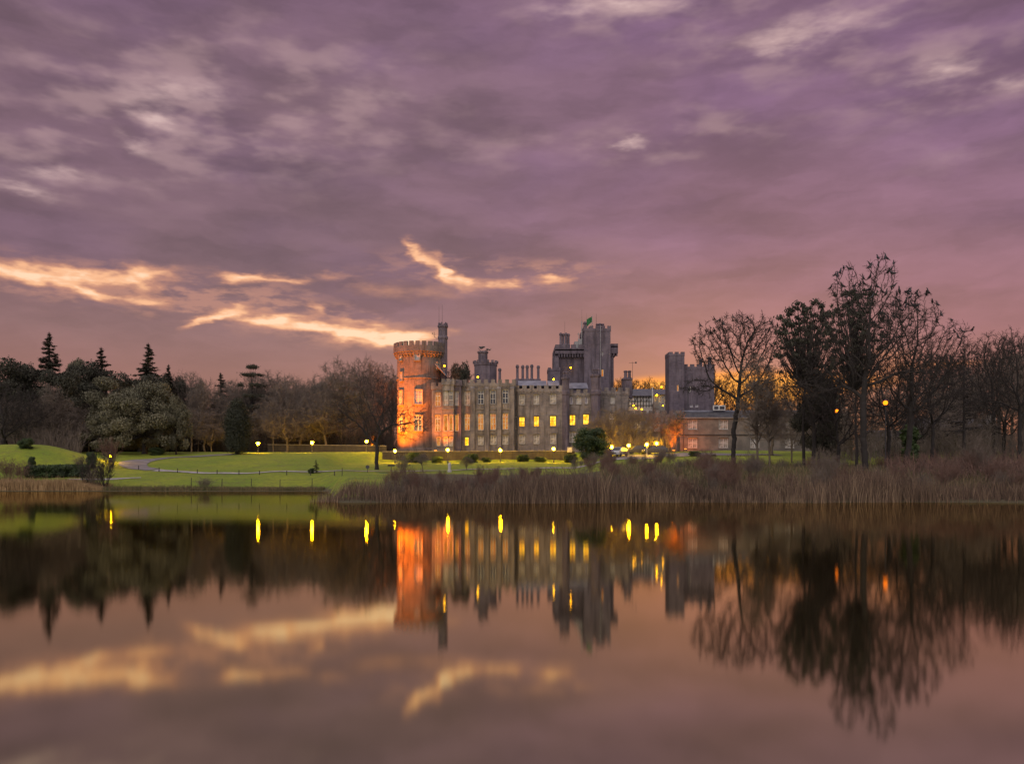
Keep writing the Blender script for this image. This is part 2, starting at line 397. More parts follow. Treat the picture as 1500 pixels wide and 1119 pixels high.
def ground(px, py, d0=57, d1=260):
    """where the sight line towards a measured point meets the ground"""
    ds = np.linspace(d0, d1, 1600); x = (px-750)*ds/F
    p = HOR-(HT(x, ds)-EYE)*F/ds
    ok = np.where((p <= py) & (HT(x, ds) > 0))[0]
    d = ds[ok[0]] if len(ok) else d1
    x = (px-750)*d/F
    return x, d, hz(x, d)

def build_ground():
    xs = np.concatenate([np.linspace(-3000, -260, 14), np.arange(-250, -130, 5), np.arange(-130, 130.1, 1.0), np.arange(135, 251, 5), np.linspace(260, 3000, 14)])
    ys = np.concatenate([np.linspace(-400, 40, 8), np.arange(50, 215.1, .8), np.arange(220, 400, 10), np.linspace(420, 4000, 18)])
    X, Y = np.meshgrid(xs, ys); Z = HT(X, Y)
    V = np.stack([X.ravel(), Y.ravel(), Z.ravel()], 1); nx = len(xs); ny = len(ys)
    i, j = np.meshgrid(np.arange(nx-1), np.arange(ny-1)); a = (j*nx+i).ravel()
    me = fast_mesh('ground', V, np.stack([a, a+1, a+nx+1, a+nx], 1), GRASS, True)
    u = X/np.maximum(Y, 12)*F+750
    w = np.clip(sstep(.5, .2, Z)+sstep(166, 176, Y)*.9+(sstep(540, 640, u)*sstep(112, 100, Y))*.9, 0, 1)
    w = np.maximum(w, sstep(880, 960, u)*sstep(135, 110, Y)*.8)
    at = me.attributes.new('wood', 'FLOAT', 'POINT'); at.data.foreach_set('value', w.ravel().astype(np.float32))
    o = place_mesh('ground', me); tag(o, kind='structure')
    wv = MB(); wv.add([(-3000,-400,0),(3000,-400,0),(3000,420,0),(-3000,420,0)], [(0,1,2,3)])
    tag(wv.build('water', WATER), kind='structure')
build_ground()

def strip(name, pts, widths, m, lift, kind='structure', label=None):
    P = [Vector((p[0], p[1], 0)) for p in pts]
    # catmull-rom resample
    Q = []; Wd = []
    for i in range(len(P)-1):
        p0 = P[max(i-1,0)]; p1 = P[i]; p2 = P[i+1]; p3 = P[min(i+2,len(P)-1)]
        n = max(4, int((p2-p1).length/.8))
        for k in range(n):
            t = k/n
            Q.append(.5*((2*p1)+(p2-p0)*t+(2*p0-5*p1+4*p2-p3)*t*t+(3*p1-p0-3*p2+p3)*t**3)); Wd.append(widths[i]*(1-t)+widths[i+1]*t)
    V = []; Fs = []; K = 5
    for i, q in enumerate(Q):
        tdir = (Q[min(i+1,len(Q)-1)]-Q[max(i-1,0)]).normalized(); nrm = Vector((-tdir.y, tdir.x, 0))
        for k in range(K):
            p = q+nrm*Wd[i]*(k/(K-1)-.5); V.append((p.x, p.y, hz(p.x, p.y)+lift))
    for i in range(len(Q)-1):
        for k in range(K-1):
            a = i*K+k; Fs.append((a, a+K, a+K+1, a+1))
    o = place_mesh(name, mk_mesh(name, V, Fs, m)); tag(o, label, kind=kind); return o

g = lambda px, py: ground(px, py, 105, 240)
pp = [g(*q) for q in [(345,665),(325,666.5),(300,668),(250,670.5),(212,674),(196,679),(200,685),(228,689),(270,691.5),(340,693.5)]]
pp += [(WX(400,118.5),118.5,0),(WX(450,118.5),118.5,0),(WX(490,118.5),118.5,0),(WX(540,119.5),119.5,0)]
pp += [(-14,121,0),(-2,124,0),(14,132,0),(24,140,0)]
strip('path', pp[:8], [2.6,2.4,2.4,2.8,3.8,4.2,3.4,2.0], TARMAC, .06)
strip('path', pp[7:], [2.0,1.5,1.3,1.2,1.1,1.1,1.1,1.4,2,3,4], PATHM, .07)
strip('road', [(17,134,0),(21,143,0),(27,149,0),(36,152,0),(48,153,0)], [4,6,9,9,7], TARMAC, .09)
pp = [g(*q) for q in [(100,702.5),(135,702.5),(170,702),(215,700)]]
strip('footpath', pp, [.5,.9,.9,.4], PATHM, .06)

# ------------------------------------------------------------------ castle helpers
WIN = {}
def win_mesh(w, h, style, pm):
    key = (round(w,2), round(h,2), style, pm.name)
    if key in WIN: return WIN[key]
    f = MB(); t = .085; d0, d1 = -.02, .10
    fm = TRIM if pm.name.startswith('lit_yellow') else WHITE  # frames of lit panes are darker: their backlit silhouette is painted in
    if fm is TRIM: t = .11
    f.box(0, t, d0, d1, 0, h); f.box(w-t, w, d0, d1, 0, h); f.box(t, w-t, d0, d1, 0, t); f.box(t, w-t, d0, d1, h-t, h)
    n = 2 if style != 'single' else 1
    if style == 'lattice': n = 4
    for i in range(1, n): f.box(w*i/n-.05, w*i/n+.05, d0+.01, d1-.01, t, h-t)
    if style in ('tall', 'sash'):
        zs = (.76, .38) if style == 'tall' else (.5,)
        for q in zs: f.box(t, w-t, d0+.004, d1-.004, h*q-.04, h*q+.04)
        if style == 'tall':
            for q in (.25, .75): f.box(w*q-.025, w*q+.025, d0+.015, d1-.015, h*.76+.04, h-t)
        else:
            for q in (.25, .75): f.box(w*q-.015, w*q+.015, d0+.02, d1-.02, t, h-t)
    fm_ = mk_mesh('window', f.v, f.f, fm)
    p = MB(); p.add([(t,.06,t),(w-t,.06,t),(w-t,.06,h-t),(t,.06,h-t)], [(0,1,2,3)])
    pm_ = mk_mesh('pane', p.v, p.f, pm)
    sl = MB().box(-.14, w+.14, -.10, .02, -.16, -.003); slm = mk_mesh('sill', sl.v, sl.f, TRIM)
    s = MB(); s.box(-.16, w+.16, -.16, .0, h+.08, h+.2); s.box(-.16, -.05, -.16, 0, h-.25, h+.08); s.box(w+.05, w+.16, -.16, 0, h-.25, h+.08)
    sm = mk_mesh('hood_mould', s.v, s.f, TRIM)
    WIN[key] = (fm_, pm_, sm, slm); return WIN[key]
def window(root, x, y, z, w, h, style, pm, rz=0, inset=.16, hood=True, label=None):
    fm_, pm_, sm, slm = win_mesh(w, h, style, pm); O = ORG[root.name]
    nx, ny = -sin(rz), cos(rz)
    o = place_mesh('window', fm_, root, (x-O.x+nx*inset, y-O.y+ny*inset, z-O.z), rz)
    place_mesh('pane', pm_, o)
    if hood: place_mesh('hood_mould', sm, o, (0, -inset, 0)); place_mesh('sill', slm, o, (0, -inset, 0))
    if label: o['label'] = label
    return o

def walls(root, x0, x1, y0, y1, z0, z1, ops, m, name='wall', extra=None):
    """block with real window openings in its front (y0) face; ops: (x,z,w,h)"""
    b = MB(); xs = sorted({x0, x1, *[o[0] for o in ops], *[o[0]+o[2] for o in ops]}); zs = sorted({z0, z1, *[o[1] for o in ops], *[o[1]+o[3] for o in ops]})
    for i in range(len(xs)-1):
        for j in range(len(zs)-1):
            cx = (xs[i]+xs[i+1])/2; cz = (zs[j]+zs[j+1])/2
            if any(o[0] < cx < o[0]+o[2] and o[1] < cz < o[1]+o[3] for o in ops): continue
            b.add([(xs[i],y0,zs[j]),(xs[i+1],y0,zs[j]),(xs[i+1],y0,zs[j+1]),(xs[i],y0,zs[j+1])], [(0,1,2,3)])
    for (x, z, w, h) in ops:
        D = y0+.3
        b.add([(x,y0,z),(x,D,z),(x,D,z+h),(x,y0,z+h)], [(0,1,2,3)]); b.add([(x+w,y0,z),(x+w,D,z),(x+w,D,z+h),(x+w,y0,z+h)], [(3,2,1,0)])
        b.add([(x,y0,z),(x+w,y0,z),(x+w,D,z),(x,D,z)], [(0,1,2,3)]); b.add([(x,y0,z+h),(x+w,y0,z+h),(x+w,D,z+h),(x,D,z+h)], [(3,2,1,0)])
        b.add([(x,D,z),(x+w,D,z),(x+w,D,z+h),(x,D,z+h)], [(0,1,2,3)])
    b.add([(x0,y0,z0),(x0,y1,z0),(x0,y1,z1),(x0,y0,z1)], [(3,2,1,0)]); b.add([(x1,y0,z0),(x1,y1,z0),(x1,y1,z1),(x1,y0,z1)], [(0,1,2,3)])
    b.add([(x0,y1,z0),(x1,y1,z0),(x1,y1,z1),(x0,y1,z1)], [(3,2,1,0)]); b.add([(x0,y0,z1),(x1,y0,z1),(x1,y1,z1),(x0,y1,z1)], [(0,1,2,3)])
    if extra: extra(b)
    return b.build(name, m, root)

def merlons(b, x0, x1, y0, y1, z, w=.9, gp=.6, h=.75, t=.4, base=.35, out=.15, jag=0):
    """parapet all round a rectangle standing on top of it"""
    X0, X1, Y0, Y1 = x0-out, x1+out, y0-out, y1+out
    b.box(X0, X1, Y0, Y0+t, z-.3, z+base); b.box(X0, X1, Y1-t, Y1, z-.3, z+base)
    b.box(X0, X0+t, Y0+t, Y1-t, z-.3, z+base); b.box(X1-t, X1, Y0+t, Y1-t, z-.3, z+base)
    def run(a0, a1, put):
        n = max(1, int(round((a1-a0+gp)/(w+gp)))); wd = ((a1-a0)-(n-1)*gp)/n
        for i in range(n):
            s_ = a0+i*(wd+gp); put(s_, s_+wd)
    e = .003
    run(X0, X1, lambda a, c: b.box(a+e, c-e, Y0+e, Y0+t-e, z+base, z+base+h)); run(X0, X1, lambda a, c: b.box(a+e, c-e, Y1-t+e, Y1-e, z+base, z+base+h))
    run(Y0+t+gp, Y1-t-gp, lambda a, c: b.box(X0+e, X0+t-e, a, c, z+base, z+base+h)); run(Y0+t+gp, Y1-t-gp, lambda a, c: b.box(X1-t+e, X1-e, a, c, z+base, z+base+h))

def corbels(b, x0, x1, y, z, h=.5, out=.15, step=.8):
    n = max(1, int((x1-x0)/step))
    for i in range(n+1):
        x = x0+(x1-x0)*i/n; b.box(x-.16, x+.16, y-out, y+.02, z-h, z-.004)

def pot_chimney(root, cx, cy, z0, z1, r=.3, m=STONE2, name='chimney', n=8):
    b = MB(); h = z1-z0
    b.lathe(cx, cy, [(r*1.5,z0),(r*1.5,z0+h*.12),(r,z0+h*.17),(r*.95,z1-h*.2),(r*1.3,z1-h*.16),(r*1.35,z1-h*.08),(r*1.0,z1-h*.06),(r*.9,z1)], n, pi/8)
    return b.build(name, m, root)

CZ = 6.2   # castle base level
# ---- round tower
def round_tower():
    d = 186.0; cx = WX(616, d); cy = d; R = 34.2*d/F; zt = WZ(499, d-5.6)
    t = thing('round_tower', 'big round stone tower with battlements, its left side glowing orange', 'tower', (cx, cy, CZ))
    zp = zt-2.7
    b = MB(); b.lathe(cx, cy, [(R+.35,CZ-.5),(R+.3,CZ+1.4),(R,CZ+1.7),(R-.05,zp+.4)], 56)
    # string course
    b.lathe(cx, cy, [(R+.02,zp-5.2),(R+.13,zp-5.15),(R+.13,zp-4.95),(R+.02,zp-4.9)], 56)
    b.build('wall', STONE3, t)
    b = MB(); Ro = R+.75
    b.lathe(cx, cy, [(Ro-.55,zp+.3),(Ro-.0,zp+.55),(Ro,zt-.95),(Ro+.0,zt-.9)], 56)
    b.lathe(cx, cy, [(Ro-.7,zp-.1),(Ro-.3,zp+.05),(Ro-.3,zp+.4)], 56)
    n = 44
    for i in range(n):
        a = 2*pi*i/n
        for (ra, rb, za, zb) in ((R-.1, R+.36, zp-.6, zp+.05), (R-.1, R+.62, zp-.15, zp+.45)):
            V = []
            for (rr, zz) in ((ra,za),(ra,zb),(rb,zb),(rb,za+.3)):
                for da in (-.028, .028): V.append((cx+rr*cos(a+da), cy+rr*sin(a+da), zz))
            b.add(V, [(0,1,3,2),(2,3,5,4),(4,5,7,6),(6,7,1,0),(0,2,4,6),(1,7,5,3)])
    b.build('corbel_table', STONE3, t)
    b = MB(); n = 26
    for i in range(n):
        a0 = 2*pi*(i+.18)/n; a1 = 2*pi*(i+.82)/n; V = []
        for zz in (zt-.9, zt):
            for rr in (Ro-.01, Ro-.5):
                for k in range(4):
                    a = a0+(a1-a0)*k/3; V.append((cx+rr*cos(a), cy+rr*sin(a), zz))
        Fs = []
        for k in range(3):
            Fs += [(k,k+1,8+k+1,8+k), (4+k+1,4+k,12+k,12+k+1), (8+k,8+k+1,12+k+1,12+k)]
        Fs += [(0,8,12,4),(3,7,15,11)]
        b.add(V, Fs)
    b.build('parapet', STONE3, t)
    def tw(pxc, pyt, pyb, wpx, style, pm):
        a = math.asin(max(-.99, min(.99, (pxc-616)/34.2))); w = wpx*d/F; z0 = WZ(pyb, d-4.5); h = (pyb-pyt)*(d-4)/F
        x = cx+(R+.02)*sin(a)-cos(a)*w/2; y = cy-(R+.02)*cos(a)-sin(a)*w/2
        sb = MB(); e = .2
        for (q0,q1,q2,q3) in ((-e,-.003,-e,h+e),(w+.003,w+e,-e,h+e),(-.003,w+.003,-e,-.003),(-.003,w+.003,h+.003,h+e)):
            sb.box(q0,q1,-.22,.35,q2,q3)
        o = window(t, x, y, z0, w, h, style, pm, rz=a, inset=-.12, hood=False)
        me = mk_mesh('surround', sb.v, sb.f, TRIM); place_mesh('surround', me, o)
    tw(615,517,528,7,'sash',PALEGLASS); tw(591,517,527,5.5,'sash',GLASSD); tw(643,530,540,4.5,'single',PALEGLASS)
    tw(616.5,572,592,11,'tall',PALEGLASS); tw(591,572,592,9,'tall',PALEGLASS); tw(616.5,609,631,11,'tall',LITDIM); tw(592,609,631,9,'tall',LITDIM)
    tw(592,545,557,6,'sash',GLASSD)
    # lean-to on the tower's right side
    b = MB(); x0 = WX(641,d); x1 = WX(657,d); za = WZ(548,180); zb = WZ(537,180)
    b.add([(x0,179.6,za+2),(x1,179.6,za-.4),(x1,184,za-.4),(x0,184,za+2),(x0,179.6,za+2.25),(x1,179.6,za-.15),(x1,184,za-.15),(x0,184,za+2.25)], [(0,3,2,1),(4,5,6,7),(0,1,5,4),(1,2,6,5),(2,3,7,6),(3,0,4,7)])
    b.build('lean_to_roof', LEAD, t)
    # stair turret rising through the parapet
    tx = WX(648.8, d-1); ty = d-1.2; r = 6.6*d/F; z1 = WZ(473.5, d-1)
    b = MB(); b.lathe(tx, ty, [(r,CZ+9),(r,z1-3.6),(r+.14,z1-3.4),(r+.14,z1-3.0),(r,z1-2.8),(r,z1-1.1),(r+.17,z1-.9),(r+.17,z1-.55)], 10, .2)
    for i in range(6):
        a = 2*pi*i/6+.3; b.lathe(tx+(r-.12)*cos(a), ty+(r-.12)*sin(a), [(.2,z1-.552),(.2,z1-.1),(.08,z1+.1)], 5)
    o = b.build('stair_turret', STONE2, t)
    for px, pt in ((643.8,451),(648.5,448)):
        m_ = MB().tube((WX(px,d), ty, z1-.6), (WX(px,d), ty, WZ(pt,d)), .035, .02, 5); a_ = m_.build('antenna', METAL, o)
    m_ = MB(); ax = WX(637.5,d); az = WZ(491,d)
    m_.tube((WX(642,d),ty-1,az-1.2),(ax,ty-1,az-.6),.04); m_.tube((ax,ty-1,az-.9),(ax,ty-1,az+.35),.035); m_.tube((ax-.35,ty-1,az),(ax+.35,ty-1,az),.03); m_.tube((ax-.3,ty-1,az-.35),(ax+.3,ty-1,az-.35),.03)
    m_.sphere((ax-.35,ty-1,az),.14); m_.build('antenna', METAL, o)
round_tower()

# ---- main wing: blocks A (recess), B (bay), C, D
def R_(pxs, pys, d):   # photo rectangle -> x,z,w,h
    x = WX(pxs[0], d); z = WZ(pys[1], d); return (x, z, WX(pxs[1], d)-x, WZ(pys[0], d)-z)
def wing(name, label, d, px0, px1, pyt, depth, wins, m=STONE, par=True, cat='castle wing', group=None, base=None, mw=.9, extra=None):
    x0, x1 = WX(px0, d), WX(px1, d); z1 = WZ(pyt, d)-1.0; zb = CZ if base is None else base
    t = thing(name, label, cat, ((x0+x1)/2, d, zb), group)
    ops = []
    for (a, c, e_, f_, st, pm) in wins:
        r = R_((a, c), (e_, f_), d); ops.append(r)
    walls(t, x0, x1, d, d+depth, zb-.4, z1, ops, m, extra=extra)
    for r, wn in zip(ops, wins):
        window(t, r[0], d, r[1], r[2], r[3], wn[4], wn[5], hood=(r[3] > 1.2))
    if par:
        b = MB(); merlons(b, x0, x1, d, d+depth, z1, w=mw); corbels(b, x0, x1, d, z1-.3, .3, .13, .7); b.build('parapet', m, t)
    return t, x0, x1, z1

def main_wing():
    t, x0, x1, z1 = wing('castle_wing', 'main castle wing with white sash windows and projecting orange lit bay', 178, 648, 755, 556.5, 16,
        [(674.5+6,688.5,573,594,'tall',CURTAIN),(680.5,688.5,606.5,630.5,'tall',GLOWO),(680.5,687,640,653,'single',LIT),
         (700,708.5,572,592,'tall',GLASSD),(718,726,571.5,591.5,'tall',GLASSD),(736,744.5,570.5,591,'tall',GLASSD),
         (700,708.5,606,630,'tall',GLOWO),(718,726.5,606,629.5,'tall',GLOWO),(736,744.5,605.5,629,'tall',GLOWO),  # middle row: emissive panes stand in for reflected orange light
         (700,708.5,638.5,651.5,'sash',CURTAIN),(718.5,727,638,651,'sash',CURTAIN),(736,744.5,637.5,651,'sash',CURTAIN)])
    # pilaster buttresses
    b = MB()
    for pc in (692.5, 713.2, 731.3, 750.5):
        x = WX(pc, 178); w = .42
        b.box(x-w, x+w, 177.45, 177.995, CZ-.3, z1-.8); b.add([(x-w,177.45,z1-.8),(x+w,177.45,z1-.8),(x+w,177.995,z1-.3),(x-w,177.995,z1-.3),(x-w,177.995,z1-.8),(x+w,177.995,z1-.8)], [(0,1,2,3),(0,3,4),(1,5,2)])
    b.build('buttress', STONE, t)
    for zz in (WZ(599,178), WZ(634,178)): MB().box(WX(690,178), x1, 177.85, 177.997, zz-.1, zz+.1).build('string_course', TRIM, t)
    # recessed block A and canted bay B
    x0a, x1a = WX(632.5,176.5), WX(648,176.5); d = 176.5
    wa = [(637.5,645,575,595.5,'tall',GLOWO),(637.5,645,608,632,'tall',GLOWO),(639.5,645,640,653,'single',GLOWO)]
    ops = [R_((a,c),(e,f),d) for a,c,e,f,_,_ in wa]
    za = WZ(561,d)-1
    walls(t, x0a, x1a, d, d+10, CZ-.4, za, ops, STONE, 'side_block')
    for r, wn in zip(ops, wa): window(t, r[0], d, r[1], r[2], r[3], wn[4], wn[5])
    b = MB(); merlons(b, x0a, x1a, d, d+10, za, w=.7, gp=.5); b.build('parapet', STONE, t)
    d = 174.6; x0b, x1b = WX(648,d), WX(664.5,d); zb = WZ(554.5,d)-1
    wb = [(649.8,656,573,594,'tall',CURTAIN),(657.6,663.4,573,594,'tall',GLASSD),(649.8,656,607.5,631.5,'single',GLOWO),(657.6,663.4,607.5,631.5,'single',GLOWO),(649.8,656,640,653,'single',CURTAIN),(657.6,663.4,640,653,'single',CURTAIN)]
    ops = [R_((a,c),(e,f),d) for a,c,e,f,_,_ in wb]
    walls(t, x0b, x1b, d, 177.9, CZ-.4, zb, ops, STONE, 'bay_window')
    for r, wn in zip(ops, wb): window(t, r[0], d, r[1], r[2], r[3], wn[4], wn[5])
    b = MB(); merlons(b, x0b, x1b, d, 179, zb, w=.6, gp=.4, h=.6); b.build('parapet', STONE, t)
    for zz in (WZ(599,d), WZ(635,d)): MB().box(x0b-.1, x1b+.1, d-.12, d-.003, zz-.1, zz+.1).build('string_course', TRIM, t)
    # splayed side block between bay and wing; its shade is painted with darker stone
    d = 176.2; x0c, x1c = WX(664.7,d), WX(675.5,d); zc = WZ(556,d)-1
    wc = [(666.3,672,573.5,594,'sash',PALEGLASS),(666.3,672,607.5,631.5,'single',GLOWO)]
    ops = [R_((a,c),(e,f),d) for a,c,e,f,_,_ in wc]
    walls(t, x0c, x1c, d, 177.95, CZ-.4, zc, ops, STONE2, 'side_block')
    for r, wn in zip(ops, wc): window(t, r[0], d, r[1], r[2], r[3], wn[4], wn[5])
    b = MB(); merlons(b, x0c, x1c, d, 177.9, zc, w=.6, gp=.4, h=.55); b.build('parapet', STONE2, t)
    dp = MB().tube((WX(754.5,177.7),177.8,CZ),(WX(754.5,177.7),177.8,z1-.3),.09); dp.build('downpipe', METAL, t)
    return t
main_wing()

def second_wing():
    t, x0, x1, z1 = wing('castle_wing', 'middle castle wing with three yellow lit windows and skylight roof', 179.5, 755.2, 824, 565, 15,
        [(760.5,768.5,578,593,'sash',CURTAIN),(781.8,789.6,578,592.5,'sash',CURTAIN),(805.6,814.4,577,591.5,'sash',CURTAIN),
         (760.3,769,610.5,625,'sash',LIT),(781.6,790,609.5,625,'sash',LIT),(805.4,815,609,624.5,'sash',LIT),
         (760.5,769,636.5,650,'sash',CURTAIN),(781.8,790,636.5,650,'sash',CURTAIN),(806,814.6,635.5,650,'sash',CURTAIN)])
    d = 181
    b = MB()
    for a, c in ((759,801),(802.5,819.5)):
        xa, xb = WX(a,d), WX(c,d); za = WZ(565,d); zb = WZ(557.5,d)
        b.add([(xa,d,za),(xb,d,za),(xb,d+3,zb+.3),(xa,d+3,zb+.3),(xb,d+6,za),(xa,d+6,za)], [(0,1,2,3),(3,2,4,5),(0,3,5),(1,4,2)])
    b.build('roof', LEAD, t)
    for px, pt in ((757.9,534.5),(765.7,535),(772.3,535),(779,534),(788.5,535.5)):
        pot_chimney(t, WX(px,188), 188, WZ(558,188), WZ(pt,188), .31)
    b = MB().box(WX(754.5,188), WX(792,188), 187.3, 188.7, WZ(568,188), WZ(555.5,188)); b.build('chimney_stack', STONE2, t)
    MB().tube((WX(757.5,179.2),179.3,CZ),(WX(757.5,179.2),179.3,z1-.3),.09).build('downpipe', METAL, t)
    MB().tube((WX(816.5,179.2),179.3,CZ),(WX(816.5,179.2),179.3,WZ(634,179)),.08).build('downpipe', METAL, t)
    window(t, WX(754.6,179.4), 179.49, WZ(628,179), .4, 2.6, 'single', GLOWO, inset=-.03, hood=False)
second_wing()

def third_wing():
    t, x0, x1, z1 = wing('castle_wing', 'castle wing with two yellow lit windows between two octagonal chimney turrets', 180.5, 824.2, 870, 571, 14,
        [(834.6,839.2,580.5,592,'single',PALEGLASS),(844,851.5,580,592,'lattice',CURTAIN),(857,861,579.5,591.5,'single',PALEGLASS),
         (834.3,843.2,607.5,623,'sash',LIT),(854,863,606.5,622,'sash',LIT),(834,843.5,632.5,648,'sash',CURTAIN)])
    d = 180
    for pc, pt, w in ((828.5, 545, 5.6), (872.5, 541, 7.2)):
        cx = WX(pc, d); r = w*d/F; zt = WZ(pt+8, d)
        b = MB(); b.lathe(cx, d-.3, [(r,CZ-.3),(r,WZ(580,d)),(r*1.15,WZ(578,d)),(r*1.15,WZ(574,d)),(r,WZ(572,d)),(r,zt-.6),(r*1.2,zt-.4),(r*1.2,zt)], 8, pi/8)
        o = b.build('turret', STONE2, t)
        for q in (-.6,-.2,.2,.6):
            c = MB(); c.lathe(cx+q*r, d-.3+.15*(q*10%2-.5), [(.17,zt-.05),(.15,zt+.9),(.22,zt+.95),(.22,zt+1.1),(.1,zt+1.25)], 6); c.build('chimney_pot', STONE2, o)
    b = MB(); xa, xb = WX(834,184), WX(862,184); b.add([(xa,184,WZ(569,184)),(xb,184,WZ(569,184)),(xb,188,WZ(558,184)),(xa,188,WZ(558,184))], [(0,1,2,3)]); b.box(xa,xb,188,188.3,WZ(569,184),WZ(558,184)); b.build('roof', LEAD, t)
third_wing()

def fourth_wing():
    t, x0, x1, z1 = wing('castle_wing', 'low plain castle wing behind bare shrubs, right of the chimney turrets', 183, 876, 921, 568.5, 13,
        [(894.3,900.5,581,591.5,'lattice',CURTAIN),(893,901,606,621,'sash',LITDIM)])
    cx = WX(919, 184)
    b = MB(); b.box(WX(912.3,184), WX(926,184), 184, 186.2, z1-1, WZ(556,184)); b.box(WX(911.6,184), WX(926.7,184), 183.8, 186.4, WZ(556,184), WZ(554,184)); o = b.build('chimney_stack', STONE2, t)
    for px in (917.2, 922.8): pot_chimney(t, WX(px,184), 185, WZ(554,184), WZ(542,184), .36)
    b = MB(); ax = WX(926.5,186)
    b.tube((ax,186,z1),(ax,186,WZ(530,186)),.05,.035); b.tube((ax-.75,186,WZ(531.5,186)),(ax+.9,186,WZ(531.5,186)),.03)
    for q in (-.6,-.3,.3,.6,.8): b.tube((ax+q,185.7,WZ(531.5,186)),(ax+q,186.3,WZ(531.5,186)),.02)
    b.box(ax+.6,ax+.9,185.9,186.1,WZ(532.5,186),WZ(530,186)); b.build('antenna', METAL, t)
fourth_wing()

def watch_turret():
    d = 186; cx = WX(711, d)
    t = thing('watch_turret', 'squat castellated roof turret topped by a spiky black weather vane cluster', 'turret', (cx, d, WZ(562,d)))
    z0 = WZ(566,d); z1 = WZ(531.5,d); b = MB(); r = 17.6*d/F
    b.lathe(cx, d+1.5, [(r,z0),(r,z1-.6),(r+.15,z1-.45),(r+.15,z1)], 8, pi/8)
    n = 14
    for i in range(n):
        a = 2*pi*i/n; b.box(cx+(r-.1)*cos(a)-.28, cx+(r-.1)*cos(a)+.28, d+1.5+(r-.1)*sin(a)-.28, d+1.5+(r-.1)*sin(a)+.28, z1-.01, z1+.55)
    b.build('wall', STONE2, t)
    b = MB(); rx = 7.2*d/F; c2 = WX(707,d); zt = WZ(513.5,d)
    b.lathe(c2, d+1.5, [(rx*1.05,z1-.5),(rx*.95,z1+.3),(rx*.95,zt-.5),(rx*1.12,zt-.35),(rx*1.12,zt),(rx*1.0,zt+.02)], 12); b.build('upper_stage', STONE2, t)
    rg = random.Random(4); b = MB(); y = d+1.3
    for i in range(9):
        a = rg.uniform(0, 2*pi); L = rg.uniform(.9, 2.1)
        b.tube((c2+.4*cos(a), y+.4*sin(a), zt-.1), (c2+.2+L*cos(a), y+L*sin(a)*.6, zt+rg.uniform(-.1,.7)), .06, .03, 5)
    for (qx, qz, s_) in ((-.35,.75,.42),(.1,.95,.35),(1.0,.45,.33),(1.5,.3,.22)):
        b.sphere((c2+qx, y, zt+qz), s_, 7, 5, .55)
    b.tube((c2-.9,y,zt+.95),(c2+.5,y,zt+1.05),.12,.05,6)
    b.build('weather_vane', METAL, t)
    pot_chimney(t, WX(732,d), d, WZ(560,d), WZ(539.5,d), .32)
watch_turret()

